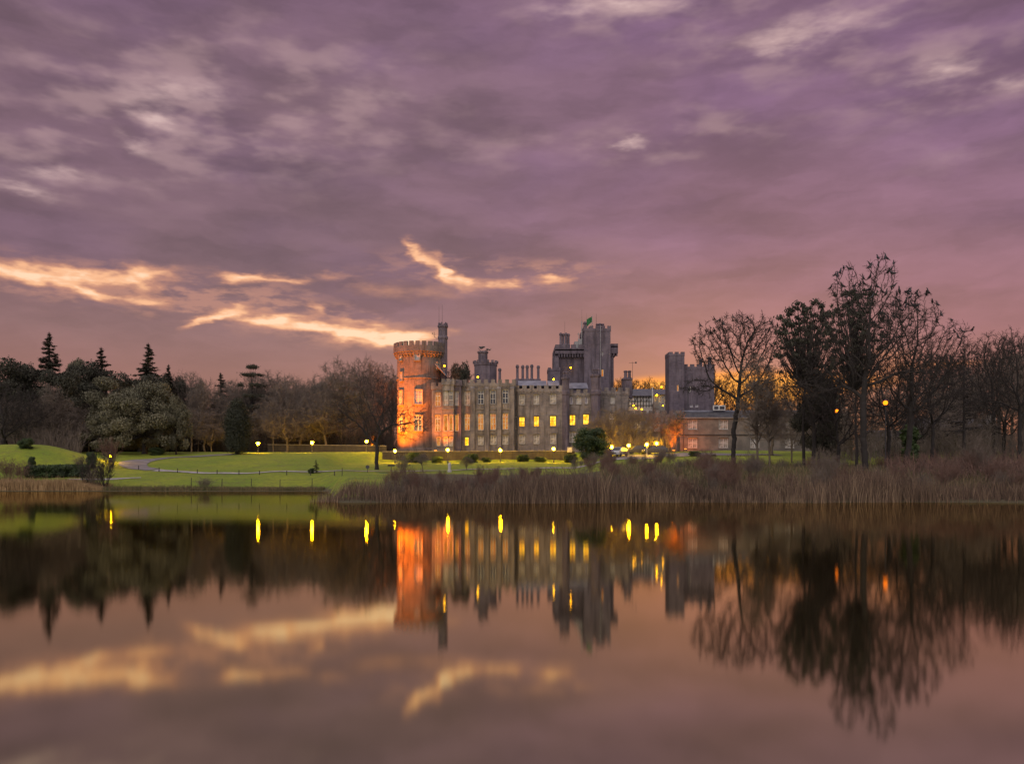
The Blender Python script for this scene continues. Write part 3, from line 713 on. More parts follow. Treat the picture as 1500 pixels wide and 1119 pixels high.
def keep():
    d = 198.0
    t = thing('castle_keep', 'tall purple grey keep with stepped battlements, flag and antennas', 'keep', (WX(860,d), d, CZ))
    X = lambda p: WX(p, d); Z = lambda p: WZ(p, d)
    # lower left shaft with oversailing parapet
    b = MB(); b.box(X(818.5), X(855), d+.6, d+13, CZ, Z(518)); b.build('wall', STONE2, t)
    b = MB(); zl = Z(512)
    b.box(X(813.3), X(855), d-.4, d+14, Z(518.5), zl)
    merlons(b, X(813.3), X(855), d-.4, d+14, zl, w=1.1, gp=.7, h=.8, out=0, base=.3)
    b.build('parapet', STONE2, t)
    b = MB(); corbels(b, X(819), X(854.5), d+.6, Z(518.5), .75, .9, .62); b.build('corbel_table', STONE2, t)
    # tall tower
    a0, a1 = X(855), X(893.2); zt = Z(485)
    def ex(bb):
        pass
    ops = [R_((880.8,884.4),(541,551.5),d-1.5), R_((881.5,883.5),(515,521),d-1.5)]
    walls(t, a0, a1, d-1.5, d+11, CZ, zt, ops, STONE2, 'wall')
    for r, pm in zip(ops, (GLOWO, GLASSD)): window(t, r[0], d-1.5, r[1], r[2], r[3], 'single', pm, hood=False)
    b = MB(); merlons(b, a0, a1, d-1.5, d+11, zt, w=.8, gp=.55, h=.6, out=.1, base=.35); b.build('parapet', STONE2, t)
    # square corner pilaster and vertical conductor
    MB().tube((X(878.5),d-1.62,CZ+10),(X(878.5),d-1.62,zt+1),.07,n=4).build('lightning_conductor', POLEW, t)
    # right wing of keep with overhanging parapet
    b = MB(); b.box(a1+.003, X(899), d, d+12, CZ, Z(518)); b.build('wall', STONE2, t)
    b = MB(); b.box(a1+.003, X(904.8), d-.6, d+13, Z(518), Z(507.5)); merlons(b, a1+.2, X(904.8), d-.6, d+13, Z(507.5), w=1.0, gp=.6, h=.45, out=0, base=.1)
    corbels(b, a1+.2, X(904.5)-.2, d+.0, Z(518), .6, .5, .6); b.build('parapet', STONE2, t)
    # chimneys
    b = MB(); b.box(X(820.3), X(836), d+2, d+4.4, zl-.2, Z(503)); b.build('chimney_stack', STONE2, t)
    for i, px in enumerate((822.4,826.3,830.2,834)): pot_chimney(t, X(px), d+3+.3*(i%2), Z(504), Z(484.5+.8*(i%2)), .3)
    pot_chimney(t, X(857.4), d+1, Z(489), Z(470.5), .38)
    b = MB(); b.box(X(875), X(887), d+2, d+4, zt-.2, Z(480)); b.build('chimney_stack', STONE2, t)
    for i, px in enumerate((877,880.8,884.8)): pot_chimney(t, X(px), d+3, Z(481), Z(471-.6*(i%2)), .33)
    b = MB(); b.lathe(X(863.5), d+1, [(.28,Z(484)),(.3,Z(481)),(.12,Z(479.5)),(.2,Z(478.5)),(.05,Z(477))], 8); b.build('finial', STONE2, t)
    # stair blocks stepping down on the left
    d2 = 195
    b = MB(); b.box(WX(803.3,d2), WX(820.5,d2), d2, d2+6, CZ, WZ(541,d2)); merlons(b, WX(803.3,d2), WX(820.5,d2), d2, d2+6, WZ(541,d2), w=.6, gp=.4, h=.3, base=.1, out=.08); b.build('wall', STONE2, t)
    b = MB(); b.box(WX(809.8,d2), WX(818.8,d2), d2+1, d2+3, WZ(541,d2), WZ(523,d2)); b.build('chimney_stack', STONE2, t)
    for px in (811.6,814.4,817.2): pot_chimney(t, WX(px,d2), d2+2, WZ(524,d2), WZ(519,d2), .24)
    # ragged plant room between the stacks
    b = MB(); b.box(X(843), X(854.8), d+3, d+6, zl, Z(497)); b.box(X(848), X(854), d+2.5, d+3, Z(503), Z(494)); b.tube((X(849),d+3,Z(497)),(X(849),d+3,Z(484)),.06); b.tube((X(846.5),d+3,Z(487)),(X(852),d+3,Z(486)),.05); b.tube((X(853.7),d+3,Z(500)),(X(853.7),d+3,Z(467)),.13); b.build('plant_room', POLEW, t)
    for px, p0, p1, r in ((828.5,485,467,.03),(853.8,470,449,.025),(861,485,455,.022),(875.3,474,456,.04)):
        MB().tube((X(px),d+3,Z(p0)),(X(px),d+3,Z(p1)),r,r*.6,5).build('antenna', METAL, t)
    p = MB().tube((X(868.6),d+2,zt),(X(868.6),d+2,Z(459.5)),.07,.05,6).build('flagpole', POLEW, t)
    V = []; Fs = []; n = 12
    for i in range(n+1):
        u = i/n
        for k in range(7):
            v = k/6
            V.append((X(868.4)-u*1.25, d+2+.28*sin(u*7+v), Z(461)-v*1.25-u*(.75+.5*v)))
    for i in range(n):
        for k in range(6):
            a = i*7+k; Fs.append((a,a+1,a+8,a+7))
    me = mk_mesh('flag', [Vector(v)-ORG[t.name] for v in V], Fs, FLAGM, True); me.materials.append(WHITE); o = place_mesh('flag', me, t)
    for p_ in me.polygons:
        pass
    # low lead roofs in front of the keep
    return t
keep()

def right_tower():
    d = 192.0; X = lambda p: WX(p, d); Z = lambda p: WZ(p, d)
    t = thing('square_tower', 'square battlemented tower with lower block, half hidden by branches', 'tower', (X(1010), d, CZ))
    op = [R_((991.6,994.6),(563.5,573),d)]
    walls(t, X(980.2), X(1002.6), d, d+5, CZ, Z(519.5), op, STONE2)
    window(t, op[0][0], d, op[0][1], op[0][2], op[0][3], 'single', GLOWO, hood=False)
    b = MB(); merlons(b, X(980.2), X(1002.6), d, d+5, Z(519.5), w=.75, gp=.45, h=.42, base=.2, out=.06); b.build('parapet', STONE2, t)
    op = [R_((1010.5,1015),(592.6,596.6),d+1), R_((1018.5,1023),(592.6,596.6),d+1), R_((1009,1012),(566,574),d+1)]
    walls(t, X(1002.7), X(1048), d+1, d+10, CZ, Z(537.5), op, STONE2)
    for r, pm in zip(op, (PALEGLASS, PALEGLASS, GLASSD)): window(t, r[0], d+1, r[1], r[2], r[3], 'single', pm, hood=False)
    b = MB(); merlons(b, X(1002.9), X(1048), d+1, d+10, Z(537.5), w=.95, gp=.55, h=.55, base=.2, out=.05); corbels(b, X(1004), X(1047.5), d+1, Z(537.5)-.3, .35, .1, .7); b.build('parapet', STONE2, t)
    pot_chimney(t, X(1032.4), d+4, Z(540), Z(522.5), .36); pot_chimney(t, X(1044), d+3, Z(540), Z(520), .4)
    MB().tube((X(1009),d+.9,CZ+8),(X(1009),d+.9,Z(556)),.07).build('downpipe', METAL, t)
right_tower()

def low_wing():
    d = 178.0
    ws = []
    for px in (1008,1053,1099,1150,1197):
        ws.append((px,px+13.4,615,629,'sash',CURTAIN)); ws.append((px,px+13.4,641.3,656,'sash',CURTAIN))
    t, x0, x1, z1 = wing('service_wing', 'long low two storey wing of pale render behind the lakeside trees', d, 996, 1247, 606, 11, ws, RENDER, par=False, base=6.7)
    b = MB(); b.box(x0-.3, x1+.3, d-.35, d+11.3, z1, z1+.25); b.build('cornice', TRIM, t)
    b = MB(); b.box(x0, x1, d+.6, d+10.6, z1+.25, z1+1.25); b.build('roof', SLATE, t)
    b = MB(); b.box(x0, x1, d-.12, d-.003, WZ(637.8,d), WZ(636.3,d)); b.build('string_course', TIMBER, t)
    b = MB(); b.box(WX(1001,d)-.08, WX(1001,d)+.08, d-.2, d-.02, 6.7, z1); b.build('downpipe', METAL, t)
    d = 183
    b = MB(); b.box(WX(1003,d), WX(1180,d), d+3, d+5, 12, WZ(602,d)); b.box(WX(1003,d), WX(1180,d), d+2.7, d+3, WZ(602,d), WZ(599.5,d)); b.build('roof_edge', LEAD, t)
    b = MB()
    xa = WX(1048,d); xb = WX(1066,d); z = WZ(600,d)
    b.box(xa, xb, d+2, d+2.4, z, z+1.1); b.build('dormer', WHITE, t)
    b = MB(); b.box(xa+.2, xa+1.1, d+1.95, d+1.997, z+.2, z+.9); b.box(xa+1.4, xb-.2, d+1.95, d+1.997, z+.2, z+.9); b.build('dormer_window', GLASSD, t)
low_wing()

def timber_house():
    d = 200.0; X = lambda p: WX(p, d); Z = lambda p: WZ(p, d)
    t = thing('timbered_house', 'black and white half timbered house behind the low castle wing', 'house', (X(940), d, CZ))
    MB().box(X(921), X(956), d, d+7, CZ, Z(580)).build('wall', WHITEWALL, t)
    b = MB(); y = d-.06
    for i in range(9):
        x = X(921.3+i*4.2); b.box(x-.09, x+.09, y, d-.003, Z(597), Z(580.2))
    for p in (582, 588, 594): b.box(X(921), X(956), y-.02, y-.003, Z(p)-.08, Z(p)+.08)
    for i in range(0, 8, 2):
        x = X(921.3+i*4.2); w = 4.2*d/F; b.add([(x,y-.03,Z(588)),(x+.15,y-.03,Z(588)),(x+w,y-.03,Z(582)),(x+w-.15,y-.03,Z(582))], [(0,1,2,3)])
    b.build('timber_frame', TIMBER, t)
    b = MB(); xa, xb = X(919.5), X(957.5); za, zb = Z(580), Z(567.5)
    b.add([(xa,d-.5,za),(xb,d-.5,za),(xb,d+3.5,zb),(xa,d+3.5,zb),(xb,d+7.5,za),(xa,d+7.5,za)], [(0,1,2,3),(3,2,4,5),(0,3,5),(1,4,2),(0,5,4,1)]); b.build('roof', SLATE, t)
    MB().box(X(954.2), X(955.8), d-.8, d-.5, Z(592), Z(568)).build('bargeboard', WHITE, t)
    d = 206; X2 = lambda p: WX(p, d); Z2 = lambda p: WZ(p, d)
    t = thing('slate_house', 'plain dark roofed house with warm lights left of the square tower', 'house', (X2(970), d, CZ))
    ops = [R_((964,969),(579,590),d), R_((972,976),(584,592),d)]
    walls(t, X2(957.5), X2(1000), d, d+8, CZ, Z2(577), ops, WHITEWALL)
    for r in ops: window(t, r[0], d, r[1], r[2], r[3], 'sash', LITDIM, hood=False)
    b = MB(); xa, xb = X2(957), X2(1001); za, zb = Z2(578), Z2(568)
    b.add([(xa,d-.5,za),(xb,d-.5,za),(xb,d+4,zb),(xa,d+4,zb),(xb,d+8.5,za),(xa,d+8.5,za)], [(0,1,2,3),(3,2,4,5),(0,3,5),(1,4,2),(0,5,4,1)]); b.build('roof', SLATE, t)
timber_house()
wing('service_wing', 'low link building behind the bare shrubs and car park lamps', 181.5, 921.5, 995, 602, 10, [(930,939,618,632,'sash',LITDIM),(958,967,618,632,'sash',CURTAIN)], STONE, base=6.5)

def garden_walls():
    def wall_run(pts, th, label, hcap=.12):
        (xa, ya, za0, za1), (xb, yb, zb0, zb1) = pts
        t = thing('garden_wall', label, 'wall', ((xa+xb)/2, (ya+yb)/2, min(za0, zb0)))
        b = MB(); n = max(2, int(abs(xb-xa)/2)); rg = random.Random(3); V = []; Fs = []
        for i in range(n+1):
            u = i/n; x = xa+(xb-xa)*u; y = ya+(yb-ya)*u; z0 = za0+(zb0-za0)*u; z1 = za1+(zb1-za1)*u+rg.uniform(-.03,.03)
            V += [(x,y,z0-.6),(x,y,z1),(x,y+th,z1),(x,y+th,z0-.6)]
        for i in range(n):
            a = i*4
            for k in range(4): Fs.append((a+k, a+(k+1)%4, a+4+(k+1)%4, a+4+k))
        Fs += [(0,3,2,1), (n*4,n*4+1,n*4+2,n*4+3)]
        b.add(V, Fs); b.build('stonework', RUBBLE, t)
        c = MB(); V = []; Fs = []
        for i in range(n+1):
            u = i/n; x = xa+(xb-xa)*u; y = ya+(yb-ya)*u; z1 = za1+(zb1-za1)*u+.02
            V += [(x,y-.08,z1),(x,y-.08,z1+hcap),(x,y+th+.08,z1+hcap),(x,y+th+.08,z1)]
        for i in range(n):
            a = i*4
            for k in range(4): Fs.append((a+k, a+(k+1)%4, a+4+(k+1)%4, a+4+k))
        Fs += [(0,3,2,1), (n*4,n*4+1,n*4+2,n*4+3)]
        c.add(V, Fs); c.build('coping', TRIM, t)
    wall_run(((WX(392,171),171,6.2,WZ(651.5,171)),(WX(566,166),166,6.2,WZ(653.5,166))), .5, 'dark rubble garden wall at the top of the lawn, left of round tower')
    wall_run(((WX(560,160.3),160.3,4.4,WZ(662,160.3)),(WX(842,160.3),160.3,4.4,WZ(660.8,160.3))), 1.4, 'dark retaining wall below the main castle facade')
garden_walls()

def far_buildings():
    d = 188.0; X = lambda p: WX(p, d); Z = lambda p: WZ(p, d); zb = hz(X(1400), d)-.3
    t = thing('white_outbuilding', 'long low white outbuilding seen through branches at the right', 'building', (X(1400), d, zb))
    ops = [R_((1352,1362),(633,642),d), R_((1380,1388),(633,642),d), R_((1440,1450),(632,642),d)]
    walls(t, X(1343), X(1462), d, d+8, zb, Z(628), ops, RENDER)
    for i, r in enumerate(ops): window(t, r[0], d, r[1], r[2], r[3], 'sash', (GLASSD, LITDIM, GLASSD)[i], hood=False)
    b = MB(); xa, xb = X(1342), X(1463); za, zr = Z(628), Z(611)
    b.add([(xa,d-.5,za),(xb,d-.5,za),(xb,d+4,zr),(xa,d+4,zr),(xb,d+8.5,za),(xa,d+8.5,za)], [(0,1,2,3),(3,2,4,5),(0,3,5),(1,4,2),(0,5,4,1)]); b.build('roof', LEAD, t)
    MB().box(X(1452), X(1463), d+1, d+2, Z(622), Z(606)).build('dormer', WHITE, t)
    d = 200
    t = thing('white_house', 'tall narrow white gabled house behind the long outbuilding', 'house', (WX(1420,d), d, zb))
    xa, xb = WX(1400,d), WX(1432,d); z1 = WZ(590,d)
    ops = [(WX(1405,d), WZ(606,d), 1.1, 1.7), (WX(1420,d), WZ(606,d), 1.1, 1.7)]
    walls(t, xa, xb, d, d+8, zb, z1, ops, WHITEWALL)
    for r in ops: window(t, r[0], d, r[1], r[2], r[3], 'sash', PALEGLASS, hood=False)
    b = MB(); xm = (xa+xb)/2; zr = WZ(566,d)
    b.add([(xa-.3,d-.3,z1),(xb+.3,d-.3,z1),(xm,d-.3,zr),(xa-.3,d+8,z1),(xb+.3,d+8,z1),(xm,d+8,zr)], [(0,1,2),(1,4,5,2),(0,2,5,3),(3,5,4)]); b.build('roof', SLATE, t)
    d = 172; zb = hz(WX(1300,d), d)-.3
    t = thing('lodge', 'small pale lodge with one orange lit window among the trees', 'house', (WX(1300,d), d, zb))
    ops = [(WX(1283,d), WZ(656,d), .95, 1.4), (WX(1308,d), WZ(656,d), .95, 1.4)]
    walls(t, WX(1274,d), WX(1326,d), d, d+6, zb, WZ(641,d), ops, WHITEWALL)
    for r, pm in zip(ops, (GLOWO, GLASSD)): window(t, r[0], d, r[1], r[2], r[3], 'sash', pm, hood=False)
    b = MB(); xa, xb = WX(1272,d), WX(1328,d); za, zr = WZ(641,d), WZ(629,d)
    b.add([(xa,d-.4,za),(xb,d-.4,za),(xb,d+3,zr),(xa,d+3,zr),(xb,d+6.4,za),(xa,d+6.4,za)], [(0,1,2,3),(3,2,4,5),(0,3,5),(1,4,2),(0,5,4,1)]); b.build('roof', SLATE, t)
far_buildings()

# ------------------------------------------------------------------ lamps
def street_lamp(px, py, d, label, gm=GLOBE, r=.25, group='globe lamps along the castle wall and drive', pole=METAL, name='street_lamp'):
    x = WX(px, d); z = WZ(py, d); zb = hz(x, d)
    zb = min(zb, z-1.0)
    t = thing(name, label, 'lamp', (x, d, zb), group)
    b = MB(); b.lathe(x, d, [(.16,zb-.2),(.16,zb+.25),(.09,zb+.35),(.055,z-r-.25),(.05,z-r-.08),(.12,z-r-.04),(.12,z-r+.02)], 10); b.build('post', pole, t)
    c = MB().sphere((x, d, z), r, 14, 8); c.build('globe', gm, t, True)
    c = MB().lathe(x, d, [(.16,z+r*.9),(.13,z+r+.06),(.03,z+r+.16)], 8); c.build('cap', METAL, t)
    return t
for a in ((378,649.5,159,'leftmost bright globe lamp of the wall row, beside the dark yew'),
          (457,648.5,160,'second bright globe lamp from the left, over the top of the lawn'),
          (537,646.5,160,'bright globe lamp just left of the gnarled tree'),
          (578.6,660.5,154,'bright globe lamp at the foot of the orange lit tower'),
          (656,659,156,'bright globe lamp in front of the projecting bay'),
          (733,659.5,156,'bright globe lamp below the tall sash windows'),
          (811,657.5,156,'bright globe lamp between retaining wall and big round bush')):
    street_lamp(*a)
for a in ((896,654.5,157,'leftmost of four globe lamps by the parked cars'), (921,652.5,153,'globe lamp second of four, above the silver car'),
          (947.5,651,146,'globe lamp on a white post, third of four by the cars'), (962,649.5,158,'rightmost of four globe lamps, next to orange lit tree')):
    street_lamp(*a, pole=POLEW)
street_lamp(163,668,128,'short lone lantern glowing on the left bank below the mound', GLOBE, .16, None)
street_lamp(1297,590,92,'orange lamp glowing through branches of the right hand trees', ORANGE, .25, None)
street_lamp(1226,602,97,'small orange lamp between the flat crowned pine and the tallest bare tree', ORANGE, .2, None)

def wall_light(px, py, d, label, r=.15, gm=GLOBES, arm=1.0):
    x = WX(px,d); z = WZ(py,d)
    t = thing('wall_lamp', label, 'lamp', (x, d, z), 'small lamps fixed to the castle')
    MB().sphere((x,d,z), r, 10, 6).build('globe', gm, t, True)
    MB().tube((x,d+.05,z+r*.8),(x,d+arm,z+r*1.2),.035).box(x-.14,x+.14,d+arm-.06,d+arm,z-.1,z+.4).build('bracket', METAL, t)
wall_light(651,536,183,'small yellow lamp high on the stair turret of round tower',arm=1.6)
wall_light(700,552.5,183,'small yellow lamp below the squat roof turret',arm=1.2)
wall_light(811,555.5,181.5,'small yellow lamp on the skylight roof of middle wing',arm=.8)
wall_light(836,538.5,197.5,'small yellow lamp on the left face of the keep')
wall_light(969,567,205,'highest small lamp over the dark roof left of square tower')
wall_light(962,579,205,'small lamp on the pale house wall left of square tower',.2)
for i,(px,py) in enumerate(((919,589),(928,594),(931,598),(940,599.5),(971,594),(976,590))):
    wall_light(px,py,199,('lowest left string light by the timbered house','string light under timbered house, second from left','string light under timbered house, third from left',
       'string light at the lowest point below the timbered house','left one of two low lamps beside the square tower','right one of two low lamps beside the square tower')[i],.13)

def flood(px, py, d, target, power, label, cone=70, col=(1,.185,.0), blend=.6, rad=.25):
    x = WX(px,d); z = WZ(py,d); zb = hz(x,d)
    if z-zb < .35: z = zb+.4
    t = thing('floodlight', label, 'floodlight', (x,d,zb), 'orange floodlights on the ground')
    T = Vector(target); p = Vector((x,d,z)); dr = (T-p).normalized(); q = dr.to_track_quat('-Z','Y')
    b = MB(); b.box(x-.3,x+.3,d-.12,d+.12,z-.22,z-.02); b.box(x-.34,x-.3,d-.14,d+.14,zb-.1,z+.05); b.box(x+.3,x+.34,d-.14,d+.14,zb-.1,z+.05); b.build('housing', METAL, t)
    c = MB().box(x-.22,x+.22,d-.08,d+.08,z-.018,z+.02); c.build('lens', FLOODO, t)
    l = bpy.data.lights.new('flood_beam','SPOT'); l.energy = power; l.color = col; l.spot_size = radians(cone); l.spot_blend = blend; l.shadow_soft_size = rad
    o = bpy.data.objects.new('flood_beam', l); COL.objects.link(o); o.location = p+dr*.35-Vector((x,d,zb)); o.rotation_euler = q.to_euler(); o.parent = t
flood(541,664,174.5,(WX(603,186),183,17),66000,'orange floodlight to the left of the round tower',80,blend=.8)
flood(574,664,174,(WX(592,184),183,17),4500,'orange floodlight in front of the round tower',60)
flood(638,664,167,(WX(650,176),176,12.5),9000,'orange floodlight aimed at the projecting bay',50,blend=.9)
flood(987,664.5,160,(WX(990,163),163.5,15),3000,'orange floodlight under the upright willow',100)
flood(1004,664,172,(WX(1014,178),178,10.5),1000,'orange floodlight aimed at the pale low wing',95)

# ------------------------------------------------------------------ trees
rnd = np.random.RandomState(7)
def tube_mesh(name, segs, m, sides=3, scale=1.0, extra=None):
    A = np.array([s[0] for s in segs]); B = np.array([s[1] for s in segs]); r0 = np.array([s[2] for s in segs]); r1 = np.array([s[3] for s in segs])
    D = B-A; L = np.linalg.norm(D, axis=1, keepdims=True)+1e-9; D = D/L
    up = np.where(np.abs(D[:, 2:3]) > .9, np.array([[1.,0,0]]), np.array([[0,0,1.]]))
    P = np.cross(D, up); P /= np.linalg.norm(P, axis=1, keepdims=True)+1e-9; Q = np.cross(D, P)
    V = []
    B = B+D*(r1[:, None]*.6)
    for (C, r) in ((A, r0), (B, r1)):
        for k in range(sides):
            a = 2*pi*k/sides; V.append(C+(P*cos(a)+Q*sin(a))*r[:, None])
    V = np.stack(V, 1); n = len(segs); base = (np.arange(n)*2*sides)[:, None]
    Fs = []
    for k in range(sides):
        k2 = (k+1) % sides; Fs.append(np.stack([base[:,0]+k, base[:,0]+k2, base[:,0]+sides+k2, base[:,0]+sides+k], 1))
    return fast_mesh(name, V.reshape(-1,3)*scale, np.concatenate(Fs), m, sides > 4)

def rot_about(v, ang, az, rg):
    """tilt unit v by ang in random azimuth"""
    v = Vector(v); a = v.orthogonal().normalized(); b = v.cross(a)
    return (v*cos(ang)+(a*cos(az)+b*sin(az))*sin(ang)).normalized()

def bare_tree(seed, trunk=.28, limbs=5, spread=(22,52), lv=5, kids=(0,5,5,4,3), lens=(.28,.42,.2,.1,.055), wig=(.06,.16,.22,.28,.3), trop=(.0,.06,.05,.03,.0), r0=.028, leader=False, minr=.0012, limbfrom=.6, nseg=(5,8,6,4,3), droop=0, env=(.6,.45,.42), ragged=.14):
    rg = random.Random(seed); segs = []; tips = []
    def grow(p, d, L, r, l, rend):
        n = nseg[l]; nodes = []
        for i in range(n):
            t = i/n
            d = (d+Vector((rg.gauss(0,1),rg.gauss(0,1),rg.gauss(0,1)))*wig[l]+Vector((0,0,trop[l]-droop*(l>=2)*t))).normalized()
            q = p+d*(L/n)*rg.uniform(.8,1.2)
            e = sqrt((q.x*q.x+q.y*q.y)/env[1]**2+((q.z-env[0])/env[2])**2)
            if l and e > 1+rg.gauss(0,ragged) and q.z > .3:
                tips.append(tuple(p)); 
                if l == 1 or e > 1.25: return
                d = (d-Vector((q.x,q.y,(q.z-env[0])*1.2)).normalized()*.8).normalized(); q = p+d*(L/n)*.6
            ra = r+(rend-r)*t; rb = r+(rend-r)*(i+1)/n
            segs.append((tuple(p), tuple(q), max(ra,minr), max(rb,minr), l)); p = q; nodes.append((q.copy(), d.copy(), rb, t+1/n))
        if l+1 >= lv: tips.append(tuple(p)); return
        if l == 0:
            if leader: grow(p, d, lens[1]*1.05, rend, 1, rend*.25)
            for i in range(limbs):
                az = 2*pi*(i+rg.uniform(-.3,.3))/limbs; an = radians(rg.uniform(*spread))
                if not leader and i == 0: an *= .35
                k = rg.choice([q for q in nodes if q[3] >= limbfrom] or nodes[-1:])
                dd = Vector((sin(an)*cos(az), sin(an)*sin(az), cos(an)))
                rr = k[2]*rg.uniform(.5,.75); grow(k[0], dd, lens[1]*rg.uniform(.75,1.15), rr, 1, rr*.2)
        else:
            for (q, dd, rr, t) in nodes:
                if t < (.3 if l == 1 else .2): continue
                kk = kids[l]/(n*.75); c = int(kk)+(1 if rg.random() < kk-int(kk) else 0)
                for _ in range(c):
                    nd = rot_about(dd, radians(rg.uniform(28,62)), rg.uniform(0,2*pi), rg)
                    nd = (nd+Vector((q.x,q.y,0))*.35).normalized()
                    grow(q, nd, lens[l+1]*rg.uniform(.6,1.25)*(1.15-.5*t), max(rr*.6,minr), l+1, max(rr*.2,minr))
                if t >= .99: grow(q, dd, lens[l+1]*rg.uniform(.8,1.2), rr, l+1, rr*.3)
    grow(Vector((0,0,-.01)), Vector((rg.uniform(-.03,.03),rg.uniform(-.03,.03),1)).normalized(), trunk, r0, 0, r0*.72)
    zmax = max(s[1][2] for s in segs); rad = np.percentile([math.hypot(s[1][0], s[1][1]) for s in segs], 97)
    k = 1/zmax
    segs = [(tuple(c*k for c in s[0]), tuple(c*k for c in s[1]), s[2]*k, s[3]*k, s[4]) for s in segs]
    return segs, [tuple(c*k for c in t) for t in tips], rad*k

BT = {}
def bare_meshes(key, segs, bm, tm, cut=2):
    big = [s for s in segs if s[4] < cut]; sm = [s for s in segs if s[4] >= cut]
    root_flare = [((0,0,-.012),(0,0,.02), segs[0][2]*1.5, segs[0][2]*1.02, 0)]
    BT[key] = (tube_mesh('trunk', root_flare+big, bm, 7), tube_mesh('crown', sm, tm, 3))

def leaf_cloud(N, centres, radii, size, rg, flat=1.0, shell=.55):
    """small leaf quads through clumps; centres (k,3), radii (k,3)"""
    k = rg.choice(len(centres), N, p=(radii.prod(1)**.66)/((radii.prod(1)**.66).sum()))
    v = rg.normal(size=(N,3)); v /= np.linalg.norm(v, axis=1, keepdims=True)
    rr = (shell+(1-shell)*rg.rand(N)**.6)*(1+(.12 if shell > .3 else .4)*rg.randn(N))
    C = centres[k]+v*radii[k]*rr[:, None]
    nrm = v+rg.normal(size=(N,3))*.7; nrm /= np.linalg.norm(nrm, axis=1, keepdims=True)
    t = np.cross(nrm, rg.normal(size=(N,3))); t /= np.linalg.norm(t, axis=1, keepdims=True); b = np.cross(nrm, t)*flat
    s = (size*(.5+rg.rand(N)))[:, None]
    V = np.stack([C-t*s-b*s*.5, C+t*s*.2-b*s*.7, C+t*s+b*s*.3, C-t*s*.1+b*s*.8], 1).reshape(-1,3)
    i = np.arange(N)*4
    return V, np.stack([i,i+1,i+2,i+3], 1)

def evergreen(seed, shape, N, size, m, lobes=26, tr=.03, trunk_h=.25, flat=.68, shell=.55, axis=False):
    """broad crown: returns (trunk mesh, crown mesh, half-width); unit height"""
    rg = np.random.RandomState(seed); rp = random.Random(seed); C = []; R = []
    for i in range(lobes):
        z, rmax, s = shape(rg.rand(), rg); a = rg.rand()*2*pi; q = rmax*sqrt(rg.rand())*.95
        C.append((q*cos(a), q*sin(a), z)); R.append((s*rg.uniform(.8,1.2), s*rg.uniform(.8,1.2), s*rg.uniform(.85,1.15)*flat))
    C = np.array(C); R = np.array(R)
    zt = (C[:,2]+R[:,2]).max(); C /= zt; R /= zt
    if axis: C[:,:2] *= .12
    V, Fa = leaf_cloud(N, C, R, size, rg, shell=shell)
    segs = [((0,0,-.012),(0,0,.03),tr*1.5,tr,0)]; p = Vector((0,0,.0))
    for i in range(6):
        q = Vector((rp.uniform(-.01,.01), rp.uniform(-.01,.01), (i+1)*.12)); segs.append((tuple(p),tuple(q),tr*(1-i*.12),tr*(1-(i+1)*.12),0)); p = q
    for c in C:
        z0 = max(trunk_h, c[2]*.55); a = Vector((0,0,z0)); b = Vector(c); mid = a.lerp(b,.5)+Vector((rp.uniform(-.02,.02),rp.uniform(-.02,.02),-.02))
        segs += [(tuple(a),tuple(mid),tr*.35,tr*.22,1),(tuple(mid),tuple(b),tr*.22,tr*.08,1)]
    w = np.percentile(np.hypot(V[:,0],V[:,1]), 98)
    return tube_mesh('trunk', segs, BARKD, 6), fast_mesh('crown', V, Fa, m), w

def conifer(seed, N, bare=.25, wid=.2, whorls=26, m=None, top_taper=1.0, droop=.12, gap=.3):
    rg = np.random.RandomState(seed); ts = []; V = []; segs = [((0,0,-.01),(0,0,.5),.016,.009,0),((0,0,.5),(0,0,1.0),.009,.0015,0)]
    pts = []
    for w in range(whorls):
        t = w/(whorls-1); z0_ = bare+(1-bare)*t*.985; R = wid*(1-t)**.9*top_taper+.004; nb = rg.randint(4,8)
        for b in range(nb):
            if rg.rand() < gap*.3: continue
            z = min(.985, z0_+rg.uniform(-.5,.5)*(1-bare)/whorls*1.6); a = rg.rand()*2*pi; L = R*rg.uniform(.45,1.2); rise = rg.uniform(-.05,.12)-droop*(1-t)
            e = np.array([cos(a)*L, sin(a)*L, z+L*rise]); s0 = np.array([0,0,z])
            segs.append((tuple(s0), tuple(e), .0035*(1-t)+.001, .0008, 1))
            n = int(6+L/.2*34)
            u = rg.rand(n)**.7; side = (rg.rand(n)-.5)*2*L*.28*(1.15-u)
            p = s0+(e-s0)*u[:, None]; p[:,0] += -sin(a)*side; p[:,1] += cos(a)*side; p[:,2] -= np.abs(side)*.25+rg.rand(n)*.008
            pts.append(p); ts.append(np.full(n, 1-t))
    P = np.concatenate(pts); n = len(P); k = max(1, int(N/n)); TT = np.repeat(np.concatenate(ts), k); P = np.repeat(P, k, 0)+rg.normal(size=(n*k,3))*.004
    N = len(P); t = rg.normal(size=(N,3)); t[:,2] *= .35; t /= np.linalg.norm(t, axis=1, keepdims=True); q = np.cross(t, rg.normal(size=(N,3))*np.array([.5,.5,1])); q /= np.linalg.norm(q,axis=1,keepdims=True)
    s = (.0085*(.6+rg.rand(N))*(.35+.65*np.sqrt(TT)))[:, None]
    V = np.stack([P-t*s, P+q*s*.35, P+t*s, P-q*s*.35], 1).reshape(-1,3); i = np.arange(N)*4
    return tube_mesh('trunk', segs, BARKD, 5), fast_mesh('crown', V, np.stack([i,i+1,i+2,i+3],1), m or LEAFD), wid

